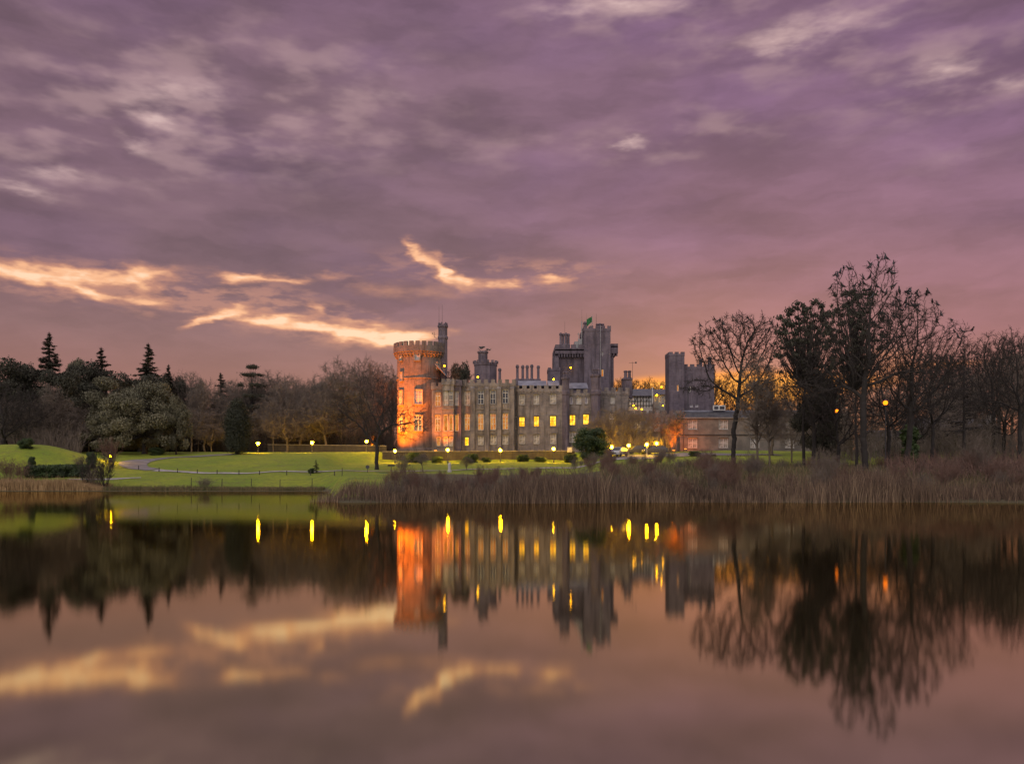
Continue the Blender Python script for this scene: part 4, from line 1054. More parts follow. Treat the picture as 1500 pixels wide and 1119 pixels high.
def grown_tree(seed, lobes, trunk=.3, natt=1100, step=.02, kill=.036, tip=.0011, power=2.35, lean=(0,0), jit=.12, sag=0.0, twigs=2, twl=.042, hollow=.35):
    """crown grown towards scattered points; lobes: (x,y,z, rx,ry,rz, weight)"""
    rg = np.random.RandomState(seed); W = np.array([l[6] for l in lobes], float); W /= W.sum()
    k = rg.choice(len(lobes), natt, p=W); v = rg.normal(size=(natt,3)); v /= np.linalg.norm(v, axis=1, keepdims=True)
    L_ = np.array([l[:6] for l in lobes]); A = L_[k,:3]+v*L_[k,3:]*(hollow+(1-hollow)*rg.rand(natt)**.55)[:,None]
    A = A[A[:,2] > trunk*.75]
    P = [np.zeros(3)-np.array([0,0,.01])]; par = [-1]; n0 = int(trunk/step)
    for i in range(n0):
        P.append(P[-1]+np.array([lean[0]*step*2*i/n0+rg.normal()*.0022, lean[1]*step*2*i/n0+rg.normal()*.0022, step])); par.append(len(P)-2)
    near = np.full(len(A), -1); dist = np.full(len(A), 1e9); start = 0
    first = int(n0*.72)
    for it in range(170):
        new = np.array(P[start:]) if it else np.array(P[first:]); off = start if it else first
        D = np.linalg.norm(A[:,None]-new[None], axis=2); j = D.argmin(1); m_ = D[np.arange(len(A)), j]
        b = m_ < dist; dist[b] = m_[b]; near[b] = off+j[b]
        keep = dist > kill; A = A[keep]; dist = dist[keep]; near = near[keep]
        if len(A) < 8: break
        start = len(P)
        for nd in np.unique(near):
            vv = A[near == nd]-P[nd]; vv /= np.linalg.norm(vv, axis=1, keepdims=True)+1e-9
            d = vv.mean(0); nl = np.linalg.norm(d)
            d = d/(nl+1e-9)+rg.normal(size=3)*jit*(1 if nl > .3 else 4)
            if par[nd] >= 0: pd = P[nd]-P[par[nd]]; d = d+.55*pd/(np.linalg.norm(pd)+1e-9)
            d[2] -= sag; d /= np.linalg.norm(d)
            P.append(P[nd]+d*step); par.append(nd)
        if len(P) == start or len(P) > 9000: break
    P = np.array(P); n = len(P); R3 = np.zeros(n); ch = np.zeros(n, int)
    for i in range(n-1, 0, -1):
        if R3[i] == 0: R3[i] = tip**power
        R3[par[i]] += R3[i]; ch[par[i]] += 1
    Rr = R3**(1/power); segs = []; tips = []
    for i in range(1, n):
        p = par[i]; r_ = min(Rr[p], Rr[i]*1.15); segs.append((tuple(P[p]), tuple(P[i]), r_, Rr[i], 0 if Rr[i] > .0042 else 2))
        if Rr[i] < .0034:
            dd = (P[i]-P[p])/step
            for q in range(twigs if ch[i] else twigs+1):
                a = P[i]; e = dd*.6+rg.normal(size=3)*.62+np.array([0,0,.12]); e /= np.linalg.norm(e); l = twl*rg.uniform(.4,1.1)
                mid = a+e*l*.5; e2 = e+rg.normal(size=3)*.4; end = mid+e2/np.linalg.norm(e2)*l*.5
                segs.append((tuple(a), tuple(mid), tip*.85, tip*.65, 3)); segs.append((tuple(mid), tuple(end), tip*.65, tip*.4, 3))
                e3 = e+rg.normal(size=3)*.8; segs.append((tuple(mid), tuple(mid+e3/np.linalg.norm(e3)*l*.4), tip*.55, tip*.4, 3))
            if not ch[i]: tips.append(tuple(P[i]))
    zmax = np.percentile(P[:,2], 99.7); w = np.percentile(np.hypot(P[:,0],P[:,1]), 97); k = 1/zmax
    segs = [(tuple(c*k for c in s[0]), tuple(c*k for c in s[1]), s[2]*k, s[3]*k, s[4]) for s in segs]
    return segs, [tuple(c*k for c in t) for t in tips], w*k
def reg_grown(key, bm, tm, **kw):
    s, tips, w = grown_tree(**kw); bare_meshes(key, s, bm, tm, 1); TV[key] = (*BT[key], w, tips); NSEG[key] = len(s)

# variants
TV = {}
def reg_bare(key, bm, tm, cut=2, **kw):
    s, tips, w = bare_tree(**kw); bare_meshes(key, s, bm, tm, cut); TV[key] = (*BT[key], w, tips)
    NSEG[key] = len(s)
NSEG = {}
WG = (.06,.2,.3,.36,.4)
for i, lb in enumerate(([(0,0,.6,.34,.34,.38,3),(.14,0,.5,.26,.3,.2,1),(-.12,.1,.72,.22,.22,.26,1)],
        [(0,0,.66,.28,.3,.33,3),(-.18,.1,.5,.22,.22,.2,1),(.15,-.1,.55,.24,.2,.2,1)],
        [(0,0,.56,.4,.4,.34,3),(0,0,.78,.24,.24,.2,1)],
        [(0,0,.62,.3,.3,.37,3),(.1,.1,.8,.2,.2,.18,1)],
        [(-.08,0,.6,.34,.3,.36,3),(.16,.05,.66,.22,.24,.26,2)])):
    reg_grown('bare%d' % i, BARK, TWIG, seed=20+i, lobes=lb, trunk=.22+.03*(i%3), natt=1000, twigs=3, twl=.06, tip=.0012)
for i in range(2):
    reg_bare('slim%d' % i, BARK, TWIG, seed=31+i, trunk=.55, limbs=12, spread=(18,48), r0=.012, leader=True, lens=(.55,.34,.14,.08,.05), wig=WG, kids=(0,6,5,4,3), limbfrom=.3, env=(.55,.24,.44))
# dark0: wide dome on a tall trunk; dark1: tall ragged, two peaks; dark2: leaning out to one side
reg_grown('dark0', BARKD, TWIGD, seed=41, trunk=.36, jit=.2, natt=1900, step=.018, kill=.031, tip=.0014, lean=(.08,0), twl=.036, twigs=3,
    lobes=[(-.17,0,.78,.15,.16,.17,2),(.02,0,.83,.17,.2,.17,3),(.19,0,.8,.15,.18,.18,3),(.1,0,.62,.2,.2,.16,1),(-.22,0,.52,.17,.1,.07,.8),(.24,.1,.56,.12,.12,.12,.8)])
reg_grown('dark1', BARKD, TWIGD, seed=42, trunk=.27, natt=2600, step=.018, kill=.031, tip=.0012, power=2.2, jit=.2, twl=.034, twigs=2,
    lobes=[(-.1,0,.84,.1,.1,.13,1.6),(.08,0,.87,.11,.1,.13,2),(0,0,.62,.22,.22,.24,4),(.22,.05,.68,.14,.14,.16,2.2),(-.22,0,.6,.14,.14,.16,2),(.26,-.1,.46,.14,.14,.1,1.3),(-.26,.05,.42,.14,.12,.08,1)])
reg_grown('dark2', BARKD, TWIGD, seed=43, trunk=.27, natt=2300, step=.018, kill=.031, tip=.0012, power=2.25, jit=.2, lean=(.1,0), twl=.036, twigs=2,
    lobes=[(.02,0,.82,.18,.2,.18,3),(.24,0,.68,.16,.18,.16,3),(.1,0,.52,.24,.24,.2,3),(-.12,0,.66,.14,.16,.2,2),(.3,.05,.5,.12,.12,.1,1)])
reg_grown('dark3', BARKD, TWIGD, seed=44, trunk=.25, natt=1500, step=.018, kill=.034, tip=.0013, jit=.2, twigs=2, lobes=[(0,0,.6,.3,.3,.36,3),(.2,0,.5,.16,.2,.2,1),(-.15,.1,.74,.18,.2,.2,1)])
reg_grown('dark4', BARKD, TWIGD, seed=45, trunk=.3, natt=1500, step=.018, kill=.034, tip=.0013, jit=.2, twigs=2, lobes=[(0,0,.66,.25,.25,.33,3),(-.2,0,.56,.16,.2,.18,1),(.12,-.1,.82,.14,.14,.16,1)])
reg_bare('upright', BARK, TWIG, seed=77, trunk=.3, limbs=6, spread=(4,16), r0=.012, leader=True, lens=(.2,.5,.16,.1,.06), kids=(0,6,5,4,3), wig=(.04,.08,.14,.2,.25), trop=(0,.12,.1,.06,0), limbfrom=.2, env=(.6,.22,.5))
reg_grown('gnarled', BARKD, TWIGD, seed=46, trunk=.24, twigs=1, natt=750, tip=.0014, power=2.1, jit=.3, hollow=.1, twl=.06,
    lobes=[(0,0,.66,.3,.3,.32,2.5),(-.34,0,.5,.2,.26,.24,2),(.38,-.1,.45,.24,.22,.2,2),(.1,.3,.5,.3,.2,.2,1),(.1,-.3,.45,.3,.2,.2,1)])

def dome(u, rg):      # holm-oak like: wide dome down to low skirts
    z = .16+.76*u; return z, .58*sqrt(max(.05,1-((z-.35)/.66)**2)), rg.uniform(.08,.15)
def tallround(u, rg):
    z = .22+.72*u; return z, .3*sqrt(max(.06,1-((z-.5)/.52)**2)), .12
def egg(u, rg):
    z = .12+.8*u; return z, .05, .235*max(.12, sin(pi*min(1,(z*.8+.16))))**.8*rg.uniform(.8,1)
def pinecrown(u, rg):
    z = .52+.44*u**.8; return z, .3*sqrt(max(.05,1-((z-.7)/.36)**2)), rg.uniform(.022,.045)
def bushf(u, rg):
    z = .06+.76*u; return z, .42*sqrt(max(.05,1-((z-.4)/.62)**2)), .17
TV['dome'] = evergreen(1, dome, 30000, .011, LEAFM, 90, .035)
TV['dome2'] = evergreen(8, dome, 24000, .012, LEAFM, 70, .03)
TV['tall'] = evergreen(2, tallround, 20000, .010, LEAFD, 30, .022)
TV['tall2'] = evergreen(3, tallround, 20000, .010, LEAFM, 28, .022)
TV['yew'] = evergreen(4, egg, 22000, .009, YEW, 60, .022, .06, .75, .8, True)
TV['pine'] = evergreen(5, pinecrown, 10000, .0075, LEAFD, 190, .016, .5, .4, .0)
TV['pine2'] = evergreen(6, pinecrown, 8500, .0075, LEAFD, 170, .016, .45, .4, .0)
TV['bush'] = evergreen(9, bushf, 18000, .018, LEAFG, 48, .03, .1)
TV['spruce'] = conifer(1, 30000, .1, .19, 34)
TV['spruce2'] = conifer(2, 24000, .15, .21, 26, gap=1.0)
def cedarf(u, rg):
    k = rg.choice(5, p=(.12,.2,.26,.26,.16)); return (.5,.62,.74,.85,.94)[k], (.2,.3,.32,.24,.13)[k], .075
TV['cedar'] = evergreen(15, cedarf, 8000, .008, LEAFD, 60, .016, .4, .28, .0)
TV['larch'] = conifer(5, 1500, .3, .18, 26, m=TWIGD, gap=1.2, droop=.02)

ntree = [0]
def tree(kind, px, pyt, d, wpx=None, label=None, group=None, name='tree', cat='tree', rz=None, base=None, sink=.05):
    v = TV[kind]; x = WX(px, d); zb = hz(x, d) if base is None else base
    H = WZ(pyt, d)-zb; hw = v[2]*H
    sx = 1.0 if wpx is None else (wpx/2*d/F)/hw
    sx = min(max(sx, .45), 2.2)
    t = thing(name, label or 'tree', cat, (x, d, zb-sink), group)
    rz = rnd.uniform(0, 2*pi) if rz is None else rz
    t.rotation_euler = (0, 0, rz); t.scale = (H*sx, H*sx, H)
    place_mesh('trunk', v[0], t); place_mesh('crown', v[1], t)
    ntree[0] += 1
    return t, H, sx, rz

# --- left skyline
NB = 'bare trees of the wood left of the castle'
LB = 'bare brown tree standing in the wood left of the round tower'
tree('spruce', 72, 486, 168, 112, 'tallest dark spruce poking above the wood at far left', None, 'spruce_tree')
tree('spruce2', 148, 508, 178, 104, 'dark spruce with thin top, second from left on skyline', None, 'spruce_tree')
tree('spruce', 217, 502, 172, 104, 'dark spruce rising behind the spreading evergreens', None, 'spruce_tree')
tree('spruce', 247, 533, 178, 66, 'short spruce just right of the third tall spruce', None, 'spruce_tree')
tree('spruce2', 323, 545, 185, 70, 'small dark spruce left of the flat topped cedar', None, 'spruce_tree')
tree('cedar', 370, 534, 180, 40, 'flat topped cedar standing clear above the bare wood', None, 'cedar_tree')
tree('tall', 10, 525, 160, 90, 'dark round topped evergreen at the left edge', None, 'evergreen_tree')
tree('tall', 42, 533, 172, 60, 'dark evergreen between the left edge and the tallest spruce', None, 'evergreen_tree')
tree('tall', 88, 540, 162, 66, 'dense dark evergreen in front of the tallest spruce', None, 'evergreen_tree')
tree('tall', 130, 530, 175, 80, 'dark bushy evergreen below the second spruce', None, 'evergreen_tree')
tree('tall2', 112, 524, 190, 40, 'thin leafy tree between the two left spruces', None, 'evergreen_tree')
tree('tall', 205, 545, 168, 90, 'dark evergreen wrapped round the third spruce', None, 'evergreen_tree')
tree('tall', 250, 548, 180, 50, 'dark narrow evergreen right of the third spruce', None, 'evergreen_tree')
tree('tall2', 160, 551, 156, 66, 'pale leafed evergreen left of the wide holm oak', None, 'evergreen_tree')
tree('dome', 212, 557, 148, 118, 'wide spreading grey green holm oak beside the path', None, 'holm_oak')
tree('dome2', 258, 578, 147, 52, 'small holm oak on a dark trunk at the lawn edge', None, 'holm_oak')
tree('dome2', 170, 600, 150, 90, 'low skirted evergreen left of the wide holm oak', None, 'holm_oak')
tree('yew', 348, 582, 147, 42, 'dark egg shaped yew on the lawn next to the leftmost wall lamp', None, 'yew_tree')
tree('dark3', 5, 560, 140, 110, 'bare crooked tree leaning at the left edge', None)
tree('dark1', 40, 575, 146, 70, 'bare tree with dark trunk behind the round mound bush', None)
tree('slim0', 75, 560, 150, 60, 'slender bare tree behind the crest of the mound', None)
tree('tall', 382, 568, 195, 60, 'dark evergreen under the flat topped cedar', None, 'evergreen_tree')
tree('tall', 278, 560, 200, 50, 'dark evergreen between bare trees right of holm oak', None, 'evergreen_tree')
tree('tall', 468, 560, 205, 40, 'ivy dark evergreen in the middle of the bare wood', None, 'evergreen_tree')
rg = random.Random(5)
for i, (px, pt, d) in enumerate([(-30,560,170),(-70,550,190),(20,585,155),(60,590,158),(100,585,160),(130,590,165),(150,585,170),(185,580,175),(100,605,150),(55,600,148),(30,610,150),
        (272,545,180),(290,552,172),(305,570,175),(340,562,185),(355,570,190),(395,552,190),(410,547,185),(425,560,175),(440,565,190),(455,556,180),(475,562,185),(490,550,178),(500,545,175),(500,532,192),
        (535,527,196),(545,535,200),(572,530,205),(590,548,215),(468,570,172),(490,575,186),(480,585,170),(440,590,172),(400,590,170),(375,600,175),(330,590,175),(300,600,170),(280,600,168),(310,620,160),(420,610,170),(460,605,171),
        (300,560,230),(340,558,235),(380,560,240),(420,556,230),(460,560,235),(500,552,240),(540,548,235),(570,550,230),(250,560,240),(200,565,240),(150,565,240),(100,565,240),(50,560,240),(0,560,240),(540,585,190),(560,580,205)]):
    tree(('bare0','bare1','bare2','bare3','bare4','slim0','slim1')[(i*5+i//7) % 7], px, pt+rg.uniform(-3,3), d, rg.uniform(60,95)*(1 if i%7<5 else .6), LB, NB)
# --- behind the castle
for i, (px, pt, d) in enumerate([(668,532,235),(735,575,240),(800,577,250),(905,548,230),(915,556,250),(935,550,235),(950,548,240),(965,553,238),(985,550,245),(1020,540,240),(1040,545,250),(1060,548,245),(1085,552,240),(1110,555,250),(1135,550,240),(1165,548,240),(890,552,245),(1190,545,235),(1220,545,240)]):
    tree('dark%d' % (i % 5), px, pt+8, d, 70, 'bare tree on the orange skyline behind the castle roofs', 'bare trees behind the castle')
tree('tall', 676, 530, 225, 44, 'dark round evergreen between round tower and squat turret', None, 'evergreen_tree')
# --- gnarled tree
tree('gnarled', 552, 548, 124, 140, 'old gnarled tree on a stout trunk, crooked limbs over the orange tower', None, rz=0)
# --- right hand big trees
BIG = []
BIG.append(('dark0', tree('dark0', 1076, 462, 113, 132, 'wide bare tree full of rooks in front of the square tower', None, rz=0), 1076, 113))
BIG.append(('dark1', tree('dark1', 1268, 383, 78, 180, 'tallest bare tree on the right bank, full of rooks', None, rz=0), 1268, 78))
BIG.append(('dark2', tree('dark2', 1328, 432, 82, 172, 'broad bare tree with rooks, right of the tallest tree', None, rz=0), 1328, 82))
tree('pine', 1178, 441, 102, 92, 'flat crowned pine between the two rook filled bare trees', None, 'pine_tree')
tree('pine2', 1254, 424, 88, 86, 'pine with its crown tangled in the tallest bare tree', None, 'pine_tree')
tree('tall', 1200, 545, 104, 70, 'dark ivy clad trunk under the flat crowned pine', None, 'evergreen_tree')
tree('dark4', 1192, 500, 100, 120, 'bare twin stemmed tree beside the flat crowned pine', None)
tree('slim1', 1108, 515, 110, 70, 'slender many stemmed tree right of the wide rook tree', None)
tree('slim0', 1128, 560, 109, 60, 'thin bare tree with pale twigs in front of the low wing', None)
tree('bare2', 1160, 585, 126, 70, 'small bare tree with pale trunk on the green bank', None)
tree('dark3', 1228, 545, 96, 100, 'bare dark tree filling the gap left of the tallest tree', None)
tree('dark4', 1300, 520, 98, 120, 'bare dark tree between the two tallest bare trees', None)
tree('dark4', 1365, 505, 105, 110, 'bare tree with long right reaching boughs', None)
tree('larch', 1412, 488, 112, 62, 'straight larch with a single thin trunk near right edge', None, 'larch_tree')
tree('dark1', 1492, 484, 118, 110, 'bare leaning tree at the right edge', None)
tree('dark2', 1455, 490, 140, 110, 'bare tree behind the right edge bushes', None)
for i, (px, pt, d) in enumerate([(1130,585,150),(1230,540,165),(1275,560,150),(1330,540,190),(1350,560,160),(1380,520,200),(1400,545,170),(1430,505,200),(1440,540,150),(1465,500,190),(1480,520,160),(1500,488,180),(1530,490,170),(1560,500,150),(1540,520,120),(1310,580,140),(1210,590,140),(1370,590,135),(1420,580,145),(1470,570,130),(1250,600,130),(1340,600,125),(1400,600,125)]):
    tree(('dark%d' if i % 2 else 'bare%d') % (i % 5), px, pt, d, 100, 'bare tree in the thick wood behind the right bank', 'bare trees of the right bank wood')
tree('tall', 1205, 575, 150, 60, 'dark evergreen behind the flat crowned pine', None, 'evergreen_tree')
# ivy on a trunk
rgi = np.random.RandomState(3)
def ivy(px, d, h, w, label):
    x = WX(px,d); zb = hz(x,d); C = np.array([(0,0,h*(.05+.9*i/9)) for i in range(10)])+rgi.normal(size=(10,3))*.12; R = np.full((10,3), w)*rgi.uniform(.7,1.2,(10,1))
    V, Fa = leaf_cloud(5000, C, R, .13, rgi, shell=.5)
    t = thing('ivy', label, 'ivy', (x,d,zb)); place_mesh('leaves', fast_mesh('leaves', V, Fa, IVY), t)
    MB().tube((x,d,zb-.2),(x+.1,d,zb+h),.3,.2,7).build('trunk', BARKD, t)
ivy(1333, 84.5, 4.2, .75, 'bright green ivy climbing the trunk of the broad rook tree')
# --- bare shrubs and trees by the cars
tree('upright', 988, 598, 163, 36, 'upright willow lit bright orange from below', None, 'willow_tree')
tree('upright', 974, 612, 168, 22, 'small upright tree tinged orange beside the lit willow', None, 'willow_tree')
tree('bare0', 896, 598, 163, 70, 'bare spreading tree left of the car park, in yellow light', None)
tree('bare3', 925, 600, 165, 80, 'bare tree behind the car park lamps', None)
tree('bare1', 955, 598, 168, 70, 'bare tree between lamps and the orange willow', None)
tree('bare4', 878, 615, 165, 50, 'bare low tree behind the big round bush', None)
tree('bush', 866, 626, 149, 50, 'big round dark green bush in front of the castle', None, 'round_bush', 'bush')
tree('slim0', 620, 662, 120, 26, 'leafless sapling below the round tower', None, 'sapling')
tree('slim1', 684, 668, 122, 24, 'leafless sapling on the lawn below the main wing', None, 'sapling')
tree('spruce2', 463, 672, 117, 14, 'thin young conifer beside the lawn path', None, 'sapling')
tree('bush', 456, 685, 117, 10, 'tiny dark shrub at the foot of the young conifer', None, 'small_bush', 'bush')
tree('bush', 38, 641, 124, 22, 'round dark bush on top of the green mound', None, 'small_bush', 'bush')
tree('bush', 46, 668, 118, 11, 'tiny dark bush on the side of the green mound', None, 'small_bush', 'bush')
tree('bush', 134, 661, 121, 15, 'upright small bush left of the glowing lantern', None, 'small_bush', 'bush')
for (px, py, w, lab) in ((230,655,22,'ivy bush at the foot of the wide holm oak'),(1018,660,40,'dark bush before the pale low wing'),(1045,665,36,'low dark bush right of the orange floodlight'),(1305,652,40,'dark bush hiding the lodge wall'),(1350,658,44,'dark rounded bush near the white outbuilding'),(835,664,22,'low shrub against the retaining wall end')):
    tree('bush', px, py, 146 if px != 835 else 155, w, lab, None, 'small_bush', 'bush')

for (px, py, w, lab) in ((604,662,26,'dark ragged bush below the orange lit tower'),(640,667,18,'low dark bush left of the lamp in front of the bay'),(690,664,24,'dark bush against the retaining wall under the first sash windows'),
        (712,669,14,'smallest dark bush against the retaining wall'),(765,665,22,'dark bush against the retaining wall below the downpipes'),(792,668,30,'wide low bush against the retaining wall left of its last lamp')):
    tree('bush', px, py, 157.5, w, lab, None, 'small_bush', 'bush')
for i, (px, d) in enumerate([(1620,120),(1680,100),(1740,130),(1800,110),(1660,150),(1860,140),(1600,90),(-120,160),(-200,170),(-160,150)]):
    tree('dark%d' % (i % 5), px, 510, d, 110, 'bare tree in the thick wood behind the right bank' if px > 0 else LB, 'bare trees of the right bank wood' if px > 0 else NB)

# hedge
def hedge():
    d0 = 113.5; x0, x1 = WX(42,d0), WX(124,d0); rgh = np.random.RandomState(5); n = 26
    C = []; R = []
    for i in range(n):
        x = x0+(x1-x0)*i/(n-1); zb = hz(x, d0)
        for k in range(3): C.append((x+rgh.uniform(-.3,.3), d0+rgh.uniform(-.6,.6), zb+.3+.45*k)); R.append((.6,.7,.42))
    V, Fa = leaf_cloud(26000, np.array(C), np.array(R), .09, rgh, shell=.75)
    t = thing('hedge', 'clipped dark hedge below the green mound', 'hedge', ((x0+x1)/2, d0, hz((x0+x1)/2,d0)))
    O = np.array(t.location); place_mesh('leaves', fast_mesh('leaves', V-O, Fa, LEAFG), t)
    b = MB()
    for i in range(0, n, 2):
        x = x0+(x1-x0)*i/(n-1); zb = hz(x,d0); b.tube((x,d0,zb-.1),(x+.1,d0,zb+1.1),.06,.03,5)
    b.build('stems', BARKD, t)
hedge()

# ------------------------------------------------------------------ shrubs (fans of thin stems)
def shrub_mesh(seed, n, m, w=.55, sub=6, r=.006):
    rg = random.Random(seed); segs = []
    for i in range(n):
        a = rg.uniform(0,2*pi); an = radians(rg.uniform(2,42)); d = Vector((sin(an)*cos(a), sin(an)*sin(a), cos(an)))
        p = Vector((rg.uniform(-.12,.12)*w*2, rg.uniform(-.12,.12)*w*2, 0)); L = rg.uniform(.6,1.05); k = 4
        for j in range(k):
            d = (d+Vector((rg.gauss(0,.12),rg.gauss(0,.12),.06))).normalized(); q = p+d*L/k
            segs.append((tuple(p),tuple(q),r*(1-j*.2),r*(.8-j*.2),0))
            for _ in range(sub if j else 1):
                dd = rot_about(d, radians(rg.uniform(18,45)), rg.uniform(0,2*pi), rg); l2 = rg.uniform(.1,.3)
                mm = q+dd*l2*.5; e = mm+(dd+Vector((0,0,.25))).normalized()*l2*.5
                segs.append((tuple(q),tuple(mm),r*.45,r*.35,1)); segs.append((tuple(mm),tuple(e),r*.35,r*.25,1))
                for __ in range(2):
                    d3 = rot_about(dd, radians(rg.uniform(20,50)), rg.uniform(0,2*pi), rg); segs.append((tuple(mm),tuple(mm+d3*rg.uniform(.05,.12)),r*.28,r*.2,1))
            p = q
    return tube_mesh('stems', segs, m, 3)
SH = [shrub_mesh(1,34,TWIGR), shrub_mesh(2,40,TWIG), shrub_mesh(3,30,TWIGR,sub=8), shrub_mesh(4,16,TWIGD,r=.012)]
def shrub(i, x, y, h, w, label, group=None, name='shrub'):
    t = thing(name, label, 'shrub', (x, y, hz(x,y)-.05), group)
    o = place_mesh('stems', SH[i], t, rz=random.Random(int(x*91+y*7)).uniform(0,6.28), scale=(w,w,h)); return t
rg = random.Random(12)
for k in range(110):
    px = rg.uniform(560, 1560); d = rg.uniform(64, 98)
    if px < 700: d = rg.uniform(60, 76)
    h = rg.uniform(.9, 1.9)*(1.0 if px > 800 else .75)*(1.25 if px > 1000 else 1)*(1.0 if d < 76 else .75)*(1.5 if rg.random() < .16 else 1)
    shrub(rg.choice((0,0,1,2)), WX(px,d), d, h, h*rg.uniform(.7,1.1), 'russet leafless shrub growing behind the reeds on the right bank', 'leafless shrubs behind the reed bed')
for k in range(46):
    px = rg.uniform(590, 1540); d = rg.uniform(60.5, 66); h = rg.uniform(1.0, 1.9)
    if px > 1250: d += 3
    shrub(rg.choice((0,1,2)), WX(px,d), d, h, h*rg.uniform(.7,1.2), 'low leafless shrub growing up among the reeds', 'leafless shrubs among the reeds')
for k in range(26):
    px = rg.uniform(840, 1010); d = rg.uniform(105, 140); h = rg.uniform(1.0,1.8)
    shrub(rg.choice((1,2)), WX(px,d), d, h, h, 'leafless shrub on the bank below the parked cars', 'leafless shrubs below the car park')
for (px, d, h, w, i, lab) in ((12,111,2.6,3.4,0,'rounded purple brown bush at the left edge'),(-20,111,2.6,3.4,0,'purple brown bush just past the left edge'),(30,110.5,2.3,2.8,0,'purple brown bush beside the hedge end'),
        (163,122,4.0,3.0,0,'reddish twiggy bush behind the glowing lantern'),(127,106,3.9,2.6,3,'leafless waterside willow left of the lantern'),(152,105.5,4.4,3.2,3,'tall leafless waterside willow under the lantern'),
        (140,106,2.6,2.2,1,'low willow between the two waterside willows'),(300,106,1.2,2.4,1,'patch of dead stems at the left water edge'),(590,112,2.2,2.5,1,'twiggy bush right of the green tarpaulin'),(116,119,1.9,2,1,'twiggy shrub at the end of the hedge')):
    shrub(i, WX(px,d), d, h, w, lab, None)

# ------------------------------------------------------------------ reeds, undergrowth, grass tufts (stuff)
def attr_mat(name, cols, rough=.9):
    def fn(N, p, tc):
        at = N.new('ShaderNodeAttribute', attribute_name='shade')
        n = N.noise(tc.outputs['Object'], .25, 4)
        f = N.m('MULTIPLY_ADD', N.m('SUBTRACT', n, .5), 1.1, at.outputs['Fac'], clamp=True)
        N.l.new(N.ramp(f, [(i/(len(cols)-1), c) for i, c in enumerate(cols)]), p.inputs['Base Color'])
    return mat(name, cols[0], rough, fn)
REED = attr_mat('dry_reeds', [(.045,.028,.02),(.085,.052,.036),(.13,.082,.055),(.21,.145,.095)])
REEDL = attr_mat('pale_reeds', [(.14,.085,.04),(.24,.15,.075),(.33,.22,.11),(.4,.28,.15)])
SEDGE = attr_mat('sedge', [(.05,.06,.02),(.11,.09,.04),(.2,.14,.07)])
def blades(name, X, Y, H, W, m, label, lean=.15, seed=1, rows=3):
    rg = np.random.RandomState(seed); n = len(X); Z = HT(X, Y)-.05; Z = np.maximum(Z, -.3)
    a = rg.rand(n)*2*pi; wx = np.cos(a)*W; wy = np.sin(a)*W; lx = rg.normal(size=n)*lean*H; ly = rg.normal(size=n)*lean*H
    V = []
    for k in range(rows):
        t = k/rows; c = 1-t*.7
        px_ = X+lx*t*t; py_ = Y+ly*t*t; pz = Z+H*t
        V += [np.stack([px_-wx*c, py_-wy*c, pz], 1), np.stack([px_+wx*c, py_+wy*c, pz], 1)]
    V.append(np.stack([X+lx, Y+ly, Z+H], 1)); V.append(np.stack([X+lx+wx*.3, Y+ly+wy*.3, Z+H*.985], 1))
    V = np.stack(V, 1).reshape(-1,3); q = (rows+1)*2; b = np.arange(n)*q; Fs = []
    for k in range(rows): Fs.append(np.stack([b+2*k, b+2*k+1, b+2*k+3, b+2*k+2], 1))
    me = fast_mesh(name, V, np.concatenate(Fs), m)
    at = me.attributes.new('shade', 'FLOAT', 'POINT'); sh = np.repeat(rg.rand(n), q); at.data.foreach_set('value', sh.astype(np.float32))
    o = place_mesh(name, me); tag(o, label, kind='stuff'); return o
r = np.random.RandomState(2)
n = 62000
y = 58.9+np.abs(r.normal(size=n))*3.6+.0; x = r.uniform(-14.2, 75, n)
dens = .5+.5*np.sin(x*.55+1.2*np.sin(x*.19)); keep = r.rand(n) < .45+.55*dens
edge = .5*np.sin(x*.8)+.35*np.sin(x*2.3)+.9*np.sin(x*.11); y = y-.75-(.55*np.sin(x*.37+.6)+.3*np.sin(x*1.31)+.5*np.sin(x*.13+2))+.35*r.normal(size=n)+np.clip((x-24)*.12,0,4)+np.clip(-(x+7),0,9)*.35; 
x = x[keep]; y = y[keep]; hh = (1.2+.4*np.sin(x*.31)+.3*np.sin(x*.83+2)*np.sin(y*.9)+.3*np.sin(x*2.1+y))*r.uniform(.45,1.25,len(x)); hh *= sstep(-15,-5,x)*.55+.45
blades('reeds', x, y, np.maximum(hh,.5), .017, REED, 'band of dry brown reeds along the near right bank', .17)
n = 22000; x = r.uniform(WX(-60,104.5), WX(150,104.5), n); y = 104.2+np.abs(r.normal(size=n))*1.6; hh = r.uniform(.5,1.35,n)*(1-.6*sstep(WX(95,104),WX(150,104),x))
blades('reeds', x, y, hh, .022, REEDL, 'pale golden reeds at the left water edge', .12, 3)
n = 16000; x = r.uniform(WX(150,104.5), WX(474,104.5), n); y = 104.2+np.abs(r.normal(size=n))*.8; hh = r.uniform(.15,.5,n)
blades('sedge', x, y, hh, .025, SEDGE, 'short dead sedge along the far shore', .25, 4)
n = 30000; px = r.uniform(880, 1560, n); y = r.uniform(62, 120, n); x = (px-750)*y/F
blades('long_grass', x, y, r.uniform(.3,1.0,n), .03, SEDGE, 'rough long grass under the right hand trees', .25, 5)

